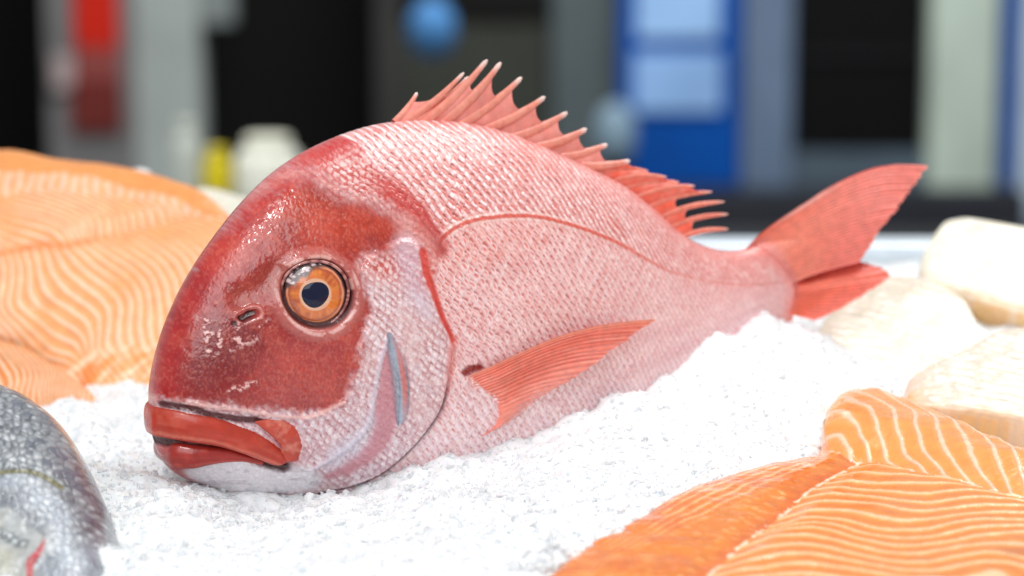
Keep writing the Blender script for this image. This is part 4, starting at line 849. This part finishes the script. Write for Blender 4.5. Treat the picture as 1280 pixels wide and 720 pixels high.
m_grey = flesh('grey_fish_skin', rough=0.3, coat=0.5, bump=0.25, bscale=600, colvar=0.12, cscale=350)
def paint_gf(u, v, h, s):
    d = L['gf']; n = u.size
    f1 = fbm(u * 120, v * 120, 4, 1); f2 = fbm(u * 500, v * 500, 3, 2); f3 = fbm(u * 35, v * 35, 3, 3)
    col = np.zeros((n, 3)); col[:] = S(126, 130, 134); mixc(col, f3 * .6, S(164, 168, 172))
    w1, w2, wi = worley(u * 330 + v * 120, v * 240 - u * 60, 3)
    mixc(col, sst(wi, .45, .85) * .6 * sst(f1, .3, .5), S(60, 70, 92)); mixc(col, sst(w2 - w1, .22, .05) * .5, S(50, 58, 76))
    mixc(col, sst(w1, .35, .1) * sst(wi, .5, .1) * .7, S(206, 212, 218)); mixc(col, sst(fbm(u * 500, v * 300, 2, 31), .55, .66) * .5, S(50, 56, 66))
    pl = inside(u, v, d['pale'], .008, (f1 - .5) * .02); mixc(col, pl * .6, S(192, 200, 210))
    dl, t = polydist(u, v, d['line'], .01); mixc(col, sst(dl, .0016, .0006) * .85, S(110, 104, 44))
    dl2 = inside(u, v, d['gill'], .005, (f1 - .5) * .012)
    mixc(col, dl2 * .65, S(196, 198, 196)); mixc(col, dl2 * sst(f1, .5, .65) * .5, S(170, 168, 160)); mixc(col, dl2 * sst(f3, .5, .65) * .4, S(196, 190, 160))
    dg, _ = polydist(u, v, d['gedge'], .008); mixc(col, sst(dg + (f1 - .5) * .003, .003, .001) * .6, S(110, 116, 126))
    for i, p in enumerate(d['spots']):
        r = np.hypot(u - p[0], v - p[1]); mixc(col, sst(r + (f2 - .5) * .004, .0034, .0008) * .6, S(84, 90, 92)); mixc(col, sst(r + (f2 - .5) * .003, .0012, .0002) * .8, S(230, 234, 236))
    db, _ = polydist(u, v, d['blood'], .008); mixc(col, sst(db + (f1 - .5) * .004, .0018, .0005) * .85, S(190, 48, 56))
    dz = .0004 * sst(w2 - w1, 0, .3) * (1 - dl2) + dl2 * .0016 + (f3 - .5) * .003 - .0008 * sst(dl, .002, 0) + (f2 - .5) * .0003
    return col, dz
slab('grey_fish', 'gf', 0.05, m_grey, paint_gf, 500, 420, 2.0, label='dark speckled grey fish lying at the left edge with a silvery gill cover', cat='fish')

m_white = flesh('white_fish_flesh', rough=0.24, coat=0.5, sss=0.5, sss_rad=(0.006, 0.004, 0.002), bump=0.05, bscale=400, colvar=0.01, cscale=120)
def paint_w(seed, side, top=(232, 227, 210), glaze=0.0):
    def f(u, v, h, s):
        n = u.size; f1 = fbm(u * 100, v * 100, 4, seed); f3 = fbm(u * 30, v * 30, 3, seed + 3); f2 = fbm(u * 300, v * 500, 3, seed + 6)
        col = np.zeros((n, 3)); col[:] = S(*top); mixc(col, f3 * .3, S(230, 220, 198))
        lo = np.maximum(sst(h, .985, .8) * (s < 0), sst(s, -.70, -.98) * .5) if side else np.zeros(n)
        mixc(col, lo * .9, S(236, 184, 112)); mixc(col, lo * sst(f1, .5, .65) * .4, S(224, 164, 110))
        fl = .5 + .5 * np.sin((v + .35 * u + (f3 - .5) * .012) * 1100 + f1 * 5)
        mixc(col, fl * .14 * sst(f3, .3, .6), S(222, 208, 184)); mixc(col, sst(f1, .56, .66) * .3, S(246, 242, 234))
        mixc(col, glaze * sst(f2, .5, .65), S(200, 180, 168))
        return col, (f3 - .5) * .003 + (fl - .5) * .0003 + (f2 - .5) * (.0003 + glaze * .0008)
    return f
slab('white_fish_piece', 'wp1', 0.018, m_white, paint_w(3, True), 260, 260, 14.0, label='thick cream white fish piece, farthest back of the three on the right', cat='white fish fillet', group=None)
slab('white_fish_piece', 'wp2', 0.014, m_white, paint_w(13, False, (234, 226, 208), .08), 260, 200, 8.0, label='rounded milky white fish piece nearest the snapper tail', cat='white fish fillet')
slab('white_fish_piece', 'wp3', 0.022, m_white, paint_w(23, True, (224, 208, 192), .25), 260, 260, 14.0, label='glossy translucent white fish piece with golden lower side behind the right salmon fillet', cat='white fish fillet')
slab('white_fish_piece', 'wp4', 0.020, m_white, paint_w(33, False, (234, 230, 212)), 200, 120, 3.0, label='small pale white fish piece showing between the left salmon fillet and the snapper forehead', cat='white fish fillet')

# ------------------------------------------------------------------ crushed ice
ICE = np.array(L['ice']); ice_f = rbf(ICE[:, :2], ICE[:, 2], 2e-3)
def ice_h(x, y):
    z = np.clip(ice_f(x, y), -0.04, 0.09)
    l = fbm(x * 38, y * 38, 3, 71) - .5; m_ = fbm(x * 120, y * 120, 3, 72) - .5; g = fbm(x * 420, y * 420, 3, 73) - .5
    return z + l * .015 + m_ * .006 + g * .0012
def ice_mat():
    m, nt, p = mat_new('crushed_ice'); N, Lk = nt.nodes, nt.links
    g = N.new('ShaderNodeNewGeometry'); n = N.new('ShaderNodeTexNoise'); n.inputs['Scale'].default_value = 260; n.inputs['Detail'].default_value = 4
    Lk.new(g.outputs['Position'], n.inputs['Vector'])
    r = N.new('ShaderNodeValToRGB'); r.color_ramp.elements[0].position = .3; r.color_ramp.elements[0].color = (.83, .86, .875, 1); r.color_ramp.elements[1].position = .6; r.color_ramp.elements[1].color = (.86, .878, .89, 1)
    Lk.new(n.outputs['Fac'], r.inputs[0]); Lk.new(r.outputs[0], p.inputs['Base Color'])
    p.inputs['Roughness'].default_value = .28; p.inputs['Subsurface Weight'].default_value = .6; p.inputs['Subsurface Radius'].default_value = (.004, .005, .006); p.inputs['Subsurface Scale'].default_value = 1
    v = N.new('ShaderNodeTexVoronoi'); v.inputs['Scale'].default_value = 700; Lk.new(g.outputs['Position'], v.inputs['Vector'])
    b = N.new('ShaderNodeBump'); b.inputs['Strength'].default_value = .35; b.inputs['Distance'].default_value = .001
    Lk.new(v.outputs['Distance'], b.inputs['Height']); Lk.new(b.outputs[0], p.inputs['Normal'])
    return m
m_ice = ice_mat()
nx, ny = 1000, 800
x = np.linspace(-.62, .66, nx); y = .58 + (1.43 - .58) * np.linspace(0, 1, ny) ** 1.15
X, Y = np.meshgrid(x, y, indexing='ij'); Zi = ice_h(X.ravel(), Y.ravel())
edge = np.minimum.reduce([(X.ravel() + .62), (.66 - X.ravel()), (1.43 - Y.ravel()) * 2]) 
V = np.stack([X.ravel(), Y.ravel(), Zi], -1)
F = grid_faces(nx, ny)[:, ::1]
# loose grains: small broken polyhedra scattered through the surface
ng = 60000
def grains(ng, smin, smax, yr, seed):
    r = np.random.default_rng(seed)
    gx = r.uniform(-.34, .36, ng); gy = yr[0] + (yr[1] - yr[0]) * r.random(ng) ** 1.3
    gz = ice_h(gx, gy)
    ico = np.array([(0, 0, -1), (.72, -.53, -.45), (-.28, -.85, -.45), (-.89, 0, -.45), (-.28, .85, -.45), (.72, .53, -.45), (.28, -.85, .45), (-.72, -.53, .45), (-.72, .53, .45), (.28, .85, .45), (.89, 0, .45), (0, 0, 1)])
    fc = np.array([(0, 1, 2), (1, 0, 5), (0, 2, 3), (0, 3, 4), (0, 4, 5), (1, 5, 10), (2, 1, 6), (3, 2, 7), (4, 3, 8), (5, 4, 9), (1, 10, 6), (2, 6, 7), (3, 7, 8), (4, 8, 9), (5, 9, 10), (6, 10, 11), (7, 6, 11), (8, 7, 11), (9, 8, 11), (10, 9, 11)])
    s = smin + (smax - smin) * r.random(ng) ** 2.5
    q = r.normal(size=(ng, 4)); q /= np.linalg.norm(q, axis=1)[:, None]
    w, a, b, c = q.T
    Rm = np.stack([1 - 2 * (b * b + c * c), 2 * (a * b - c * w), 2 * (a * c + b * w), 2 * (a * b + c * w), 1 - 2 * (a * a + c * c), 2 * (b * c - a * w), 2 * (a * c - b * w), 2 * (b * c + a * w), 1 - 2 * (a * a + b * b)], -1).reshape(-1, 3, 3)
    P = ico[None] * r.uniform(.5, 1.3, (ng, 12, 1)) * r.uniform(.5, 1.2, (ng, 1, 3))
    P = np.einsum('nij,nkj->nki', Rm, P) * s[:, None, None] + np.stack([gx, gy, gz + s * .25], -1)[:, None]
    Fg = (fc[None] + (np.arange(ng) * 12)[:, None, None]).reshape(-1, 3)
    return P.reshape(-1, 3), Fg
ice = mesh_from('crushed_ice', V, F, m_ice)
obj_props(ice, 'bed of white crushed ice heaped under the fish and fillets', 'ice', kind='stuff')
Vg, Fg = grains(60000, .0004, .0014, (.70, 1.22), 4)
m_grain, nt, p = mat_new('ice_grains')
p.inputs['Base Color'].default_value = (.92, .935, .945, 1); p.inputs['Roughness'].default_value = .25
p.inputs['IOR'].default_value = 1.31; p.inputs['Subsurface Weight'].default_value = .8; p.inputs['Subsurface Radius'].default_value = (.004, .004, .004); p.inputs['Subsurface Scale'].default_value = 1
N, Lk = nt.nodes, nt.links
tr = N.new('ShaderNodeBsdfTranslucent'); tr.inputs['Color'].default_value = (.95, .965, .975, 1)
mx = N.new('ShaderNodeMixShader'); mx.inputs[0].default_value = .5
Lk.new(p.outputs[0], mx.inputs[1]); Lk.new(tr.outputs[0], mx.inputs[2]); Lk.new(mx.outputs[0], N['Material Output'].inputs['Surface'])
gr = mesh_from('ice_grains', Vg, Fg, m_grain, ice, smooth=False)
gr['kind'] = 'stuff'
m_clear, nt, p = mat_new('clear_ice')
p.inputs['Base Color'].default_value = (.95, .95, .96, 1); p.inputs['Roughness'].default_value = .06; p.inputs['IOR'].default_value = 1.31; p.inputs['Transmission Weight'].default_value = .25
def clear_patch(cx, cy, sx, sy, n, seed):
    r = np.random.default_rng(seed); global _rg
    V_, F_ = grains(n, .0010, .0030, (.7, .8), seed)
    V_ = V_.reshape(n, 12, 3); c = V_.mean(1); nx_ = r.normal(cx, sx, n); ny_ = r.normal(cy, sy, n)
    nz_ = ice_h(nx_, ny_) + .0006
    V_ = V_ - c[:, None] + np.stack([nx_, ny_, nz_], -1)[:, None]
    g = mesh_from('ice_grains', V_.reshape(-1, 3), F_, m_clear, ice, smooth=False); g['kind'] = 'stuff'
clear_patch(0.0139, 0.8494, 0.007, 0.007, 80, 5)
clear_patch(-0.1118, 0.9385, 0.008, 0.006, 30, 6)
clear_patch(-0.0128, 0.9449, 0.012, 0.008, 30, 7)
clear_patch(-.03, .92, .08, .04, 140, 41)
clear_patch(-.10, .95, .05, .04, 90, 42)
def ice_chunk(center, s, seed, label):
    r = np.random.default_rng(seed); n1, n2 = 14, 10
    ph_ = np.linspace(0, math.pi, n2); th_ = np.arange(n1) / n1 * 2 * math.pi
    T_, P_ = np.meshgrid(ph_, th_, indexing='ij')
    q = 1 + .35 * (vnoise(T_ * 2 + seed, P_ * 1.3, seed) - .5)
    V = np.stack([np.sin(T_) * np.cos(P_) * q * 1.3, np.sin(T_) * np.sin(P_) * q, np.cos(T_) * q * .7], -1).reshape(-1, 3) * s
    ob = mesh_from('ice_chip', V, grid_faces(n2, n1, True), m_grain, smooth=False); ob.location = center
    return obj_props(ob, label, 'ice chip')
ice_chunk((-0.2034, 1.3185, 0.0961), .0045, 3, 'ice chip resting on the top edge of the pale salmon fillet')
# ------------------------------------------------------------------ counter
def box(x0, x1, y0, y1, z0, z1, bev=0.0):
    V = np.array([(x, y, z) for x in (x0, x1) for y in (y0, y1) for z in (z0, z1)], float)
    F = np.array([(0, 1, 3, 2), (4, 6, 7, 5), (0, 4, 5, 1), (2, 3, 7, 6), (0, 2, 6, 4), (1, 5, 7, 3)])
    return V, F
def part(name, boxes, mat, parent=None, bev=0.002):
    Vs, Fs, k = [], [], 0
    for bb in boxes:
        v, f = box(*bb); Vs.append(v); Fs.append(f + k); k += 8
    ob = mesh_from(name, np.vstack(Vs), np.vstack(Fs), mat, parent, smooth=False)
    if bev:
        md = ob.modifiers.new('bevel', 'BEVEL'); md.width = bev; md.segments = 3; md.limit_method = 'ANGLE'
    return ob
m_steel = plain('brushed_steel', S(214, 224, 232), .35, .2, .04, 60)
m_dark = plain('dark_metal', S(44, 46, 50), .5, 0, .2, 5)
ctr = empty('ice_counter', (0, 1.0, -.9), 'pale steel display counter with raised back rim holding the ice', 'counter')
part('tray', [(-.66, .70, .50, 1.47, -.10, -.045)], m_steel, ctr)
part('back_rim', [(-.66, .70, 1.432, 1.47, -.043, .0415)], m_steel, ctr, .004)
part('side_rim', [(-.70, -.662, .50, 1.47, -.10, .03)], m_steel, ctr, .004)
part('side_rim', [(.702, .74, .50, 1.47, -.10, .03)], m_steel, ctr, .004)
part('cabinet', [(-.62, .66, .56, 1.44, -.895, -.102)], m_dark, ctr)
rebase(ctr)

# ------------------------------------------------------------------ the market behind, far out of focus
def K(px, Y): return (px - 640) / 3022 * Y * 1.0          # width at distance Y
FLOOR = -.9
def flat(name, px0, px1, z0, z1, Y, th, c, parent=None, rough=.6, label=None, cat=None, var=.12):
    d = Y * math.cos(math.radians(9)) + .1
    ob = part(name, [(K(px0, d), K(px1, d), Y, Y + th, z0, z1)], plain(name + '_paint', c, rough, 0, var, 3), parent, .004)
    if label: obj_props(ob, label, cat)
    return ob

def lathe_prof(prof, seg=40):
    a = np.arange(seg) / seg * 2 * math.pi; P = np.array(prof)
    V = np.stack([P[:, None, 0] * np.cos(a), P[:, None, 0] * np.sin(a), P[:, None, 1] + 0 * a], -1).reshape(-1, 3)
    return V, grid_faces(len(P), seg, True)
def lathe_jar(name, loc, h, r, c, label, cat, lid):
    rt = empty(name, loc, label, cat)
    V, F = lathe_prof([(.001, .001), (r * .8, .001), (r * .95, h * .06), (r, h * .2), (r, h * .62), (r * .9, h * .78), (r * .62, h * .86), (r * .6, h * .885)])
    b = mesh_from('jar_body', V, F, plain(name + '_glaze', c, .5, 0, .08, 12), rt)
    V, F = lathe_prof([(r * .66, h * .89), (r * .68, h * .90), (r * .68, h * .975), (r * .6, h), (.001, h)])
    mesh_from('lid', V, F, plain(name + '_lid', S(*lid), .4, 0, .08, 12), rt)
def hang_lamp(loc, r):
    rt = empty('hanging_lamp', loc, 'small round blue lamp hanging in the dark background', 'lamp')
    V, F = lathe_prof([(.002, r * 1.2), (r * .4, r * 1.15), (r * .9, r * .6), (r, -.1 * r), (r * .85, -r * .75), (r * .4, -r * 1.15), (.002, -r * 1.2)])
    mesh_from('lamp_shade', V, F, plain('lamp_blue', S(74, 128, 182), .4, 0, .05, 5), rt)
    V, F = tube(np.array([(0, 0, r * 1.2), (0, 0, 1.5)]), .004, seg=8, up=(0, 1, 0)); mesh_from('cord', V, F, m_dark, rt)
def balloon(loc, r, h):
    rt = empty('standing_bottle', loc, 'blurred pale blue grey bottle shape left of the blue sign', 'bottle')
    V, F = lathe_prof([(.002, -h), (r * .8, -h * .95), (r, -h * .4), (r, h * .3), (r * .7, h * .75), (r * .3, h * .95), (.002, h)])
    mesh_from('bottle_body', V, F, plain('bottle_blue', S(126, 150, 166), .3, 0, .05, 5), rt)
    z0 = -h; b = -.899 - loc[2]
    V, F = lathe_prof([(r * .9, z0 - .005), (r * .9, z0 - .02), (.02, z0 - .03), (.02, b + .02), (r * .8, b + .01), (r * .8, b)]); mesh_from('stand', V, F, m_dark, rt)
_o = part('back_wall', [(-4.389, 4.127, 9.900, 10.000, -0.899, 1.500)], plain('back_wall_paint', S(11, 11, 10), 0.6, 0, 0.12, 3), None, 0.004)
_o['kind'] = 'structure'
bn = empty('banner_stand', (-1.593, 9.000, -.899), 'grey banner stand with red panels at the far left', 'banner stand')
_o = part('post', [(-1.727, -1.414, 9.000, 9.100, -0.899, 1.500)], plain('post_paint', S(120, 118, 118), 0.6, 0, 0.12, 3), bn, 0.004)
_o = part('red_panel', [(-1.618, -1.454, 8.970, 8.990, -0.281, 1.045)], plain('red_panel_paint', S(196, 36, 20), 0.6, 0, 0.12, 3), bn, 0.004)
_o = part('red_panel', [(-1.638, -1.448, 8.970, 8.990, -0.592, -0.399)], plain('red_panel_paint', S(110, 44, 40), 0.6, 0, 0.12, 3), bn, 0.004)
_o = part('red_panel', [(-1.618, -1.454, 8.970, 8.990, -0.399, -0.281)], plain('red_panel_paint', S(140, 70, 66), 0.6, 0, 0.12, 3), bn, 0.004)
_o = part('pale_panel', [(-1.704, -1.626, 8.970, 8.990, -0.434, -0.310)], plain('pale_panel_paint', S(176, 160, 158), 0.6, 0, 0.12, 3), bn, 0.004)
_o = part('grey_pillar', [(-1.439, -1.174, 9.100, 9.300, -0.899, 1.500)], plain('grey_pillar_paint', S(168, 176, 172), 0.6, 0, 0.12, 3), None, 0.004)
obj_props(_o, 'wide light grey pillar beside the red banner stand', 'pillar')
_o = part('hanging_board', [(-1.174, -1.048, 9.100, 9.250, -0.199, 1.500)], plain('hanging_board_paint', S(128, 136, 134), 0.6, 0, 0.12, 3), None, 0.004)
obj_props(_o, 'pale board hanging high next to the light grey pillar', 'board')
_o = part('door_post', [(-0.517, -0.426, 9.200, 9.300, -0.899, 1.500)], plain('door_post_paint', S(56, 56, 54), 0.6, 0, 0.12, 3), None, 0.004)
obj_props(_o, 'narrow dark grey post behind the snapper back', 'post')
gw = empty('stall_wall', (0.031, 9.300, -.899), 'dull grey stall partition behind the dorsal fin', 'partition')
_o = part('panel', [(-0.431, 0.415, 9.300, 9.350, -0.899, -0.202)], plain('panel_paint', S(60, 62, 56), 0.6, 0, 0.12, 3), gw, 0.004)
_o = part('top_rail', [(-0.430, 0.415, 9.280, 9.320, -0.189, 1.500)], plain('top_rail_paint', S(16, 16, 14), 0.6, 0, 0.12, 3), gw, 0.004)
_o = part('side_strip', [(0.153, 0.412, 9.220, 9.260, -0.899, 0.186)], plain('side_strip_paint', S(88, 98, 100), 0.6, 0, 0.12, 3), gw, 0.004)
bs = empty('blue_sign', (0.625, 9.000, -.899), 'tall blue sign board with two blurred pale lettered patches', 'sign')
_o = part('board', [(0.402, 0.849, 9.000, 9.060, -0.796, 1.500)], plain('board_paint', S(0, 74, 158), 0.6, 0, 0.12, 3), bs, 0.004)
_o = part('text_patch', [(0.461, 0.767, 8.980, 8.992, -0.246, -0.046)], plain('text_patch_paint', S(150, 188, 232), 0.6, 0, 0.12, 3), bs, 0.004)
_o = part('text_patch', [(0.452, 0.778, 8.980, 8.992, -0.518, -0.299)], plain('text_patch_paint', S(140, 178, 226), 0.6, 0, 0.12, 3), bs, 0.004)
_o = part('stand', [(0.478, 0.776, 9.020, 9.060, -0.899, -0.804)], plain('stand_paint', S(40, 44, 52), 0.6, 0, 0.12, 3), bs, 0.004)
_o = part('steel_column', [(0.862, 1.048, 9.050, 9.150, -0.899, 1.500)], plain('steel_column_paint', S(104, 122, 146), 0.6, 0, 0.12, 3), None, 0.004)
obj_props(_o, 'blue grey steel column right of the blue sign', 'column')
wn = empty('dark_window', (1.317, 9.150, -.899), 'black shop window with a grey frame between two columns', 'window')
_o = part('pane', [(1.060, 1.574, 9.150, 9.170, -0.673, 1.500)], plain('pane_paint', S(5, 5, 6), 0.6, 0, 0.12, 3), wn, 0.004)
_o = part('frame', [(1.039, 1.581, 9.100, 9.150, -0.826, -0.680)], plain('frame_paint', S(84, 98, 110), 0.6, 0, 0.12, 3), wn, 0.004)
_o = part('cross_bar', [(1.057, 1.571, 9.130, 9.142, -0.332, -0.308)], plain('cross_bar_paint', S(26, 26, 28), 0.6, 0, 0.12, 3), wn, 0.004)
_o = part('pale_column', [(1.557, 1.805, 9.000, 9.120, -0.899, 1.500)], plain('pale_column_paint', S(188, 202, 188), 0.6, 0, 0.12, 3), None, 0.004)
obj_props(_o, 'pale greenish white column at the right', 'column')
_o = part('blue_banner', [(1.827, 1.904, 9.050, 9.100, -0.802, 1.500)], plain('blue_banner_paint', S(20, 84, 170), 0.6, 0, 0.12, 3), None, 0.004)
obj_props(_o, 'narrow blue banner at the right edge', 'banner')
_o = part('white_locker', [(1.837, 2.245, 8.700, 8.780, -0.899, 1.500)], plain('white_locker_paint', S(186, 202, 216), 0.6, 0, 0.12, 3), None, 0.004)
obj_props(_o, 'white locker cut by the right edge of the view', 'locker')
_o = part('low_plinth', [(0.394, 1.828, 8.500, 8.700, -0.899, -0.767)], plain('low_plinth_paint', S(46, 48, 54), 0.6, 0, 0.12, 3), None, 0.004)
obj_props(_o, 'long dark low cabinet under the blue sign and window', 'cabinet')
sh = empty('side_table', (-0.643, 3.600, -.899), 'dark side table behind the left salmon fillet', 'table')
part('table_top', [(-1.124, -0.321, 3.400, 3.850, -0.240, -0.210)], m_dark, sh)
part('leg', [(-1.104, -1.074, 3.420, 3.450, -.899, -0.242)], m_dark, sh)
part('leg', [(-1.104, -1.074, 3.800, 3.830, -.899, -0.242)], m_dark, sh)
part('leg', [(-0.371, -0.341, 3.420, 3.450, -.899, -0.242)], m_dark, sh)
part('leg', [(-0.371, -0.341, 3.800, 3.830, -.899, -0.242)], m_dark, sh)
lathe_jar('glass_jar', (-0.487, 3.600, -0.210), 0.135, 0.0238, S(196, 202, 194), 'cloudy grey glass jar left of the yellow one', 'jar', (190,196,186))
lathe_jar('food_jar', (-0.365, 3.600, -0.210), 0.111, 0.0512, S(240, 241, 226), 'round white tub on the dark side table', 'tub', (240,240,220))
lathe_jar('yellow_jar', (-0.441, 3.600, -0.210), 0.094, 0.0214, S(224, 204, 40), 'small yellow jar between the glass jar and the white tub', 'jar', (224,204,60))
hang_lamp((-0.247, 7.5, -0.134), 0.0745)
balloon((0.359, 8.4, -0.539), 0.0723, 0.1056)
for _r in (bn, gw, bs, wn, sh): rebase(_r)
floor = mesh_from('floor', *(lambda v, f: (v, f))(*box(-8, 8, -1, 12, FLOOR - .1, FLOOR)), plain('floor_concrete', S(70, 72, 74), .5, 0, .2, 2), smooth=False)
obj_props(floor, kind='structure')

# ------------------------------------------------------------------ light, world, camera
w = bpy.data.worlds.new('World'); sc.world = w; w.use_nodes = True
w.node_tree.nodes['Background'].inputs[0].default_value = (.93, .97, 1.0, 1); w.node_tree.nodes['Background'].inputs[1].default_value = .50
def area(name, loc, aim, size, power, c=(1, 1, 1)):
    ld = bpy.data.lights.new(name, 'AREA'); ld.shape = 'SQUARE'; ld.size = size; ld.energy = power; ld.color = c
    o = bpy.data.objects.new(name, ld); COL.objects.link(o); o.location = loc
    import mathutils
    o.rotation_euler = (mathutils.Vector(aim) - mathutils.Vector(loc)).to_track_quat('-Z', 'Y').to_euler()
    return o
area('market_lamp', (.55, 1.25, 1.35), (.05, 1.08, .03), .9, 16.5, (1, .985, .96))
area('front_fill', (-.5, -.25, .9), (.05, 1.05, .05), 1.0, 11, (.96, .98, 1))  # unseen fill light added on the camera side
area('glint_light', (-.35, .35, .95), (.0, 1.03, .05), .07, 2.2, (1, 1, 1))  # small unseen light added for crisp glints on eye, scales and ice
area('jar_fill', (-.5, 2.9, .9), (-.45, 3.6, -.1), .4, 9, (1, 1, .97))  # unseen light added to brighten the jars
area('background_fill', (.5, 6.0, 3.6), (0, 8.8, .0), 2.4, 255, (1, 1, 1))  # unseen light added for the background alone
cd = bpy.data.cameras.new('camera'); cam = bpy.data.objects.new('camera', cd); COL.objects.link(cam)
cam.location = (0, 0, .2414); cam.rotation_euler = (math.radians(81), 0, 0)
cd.lens = 85; cd.sensor_width = 36; cd.clip_start = .02; cd.clip_end = 60
cd.dof.use_dof = True; cd.dof.focus_distance = .99; cd.dof.aperture_fstop = 5.8
sc.camera = cam
sc.view_settings.view_transform = 'Standard'; sc.view_settings.look = 'None'; sc.view_settings.exposure = 0
sc.cycles.use_denoising = True
sc.cycles.max_bounces = 8; sc.cycles.caustics_reflective = False; sc.cycles.caustics_refractive = False
sc.cycles.sample_clamp_indirect = 4
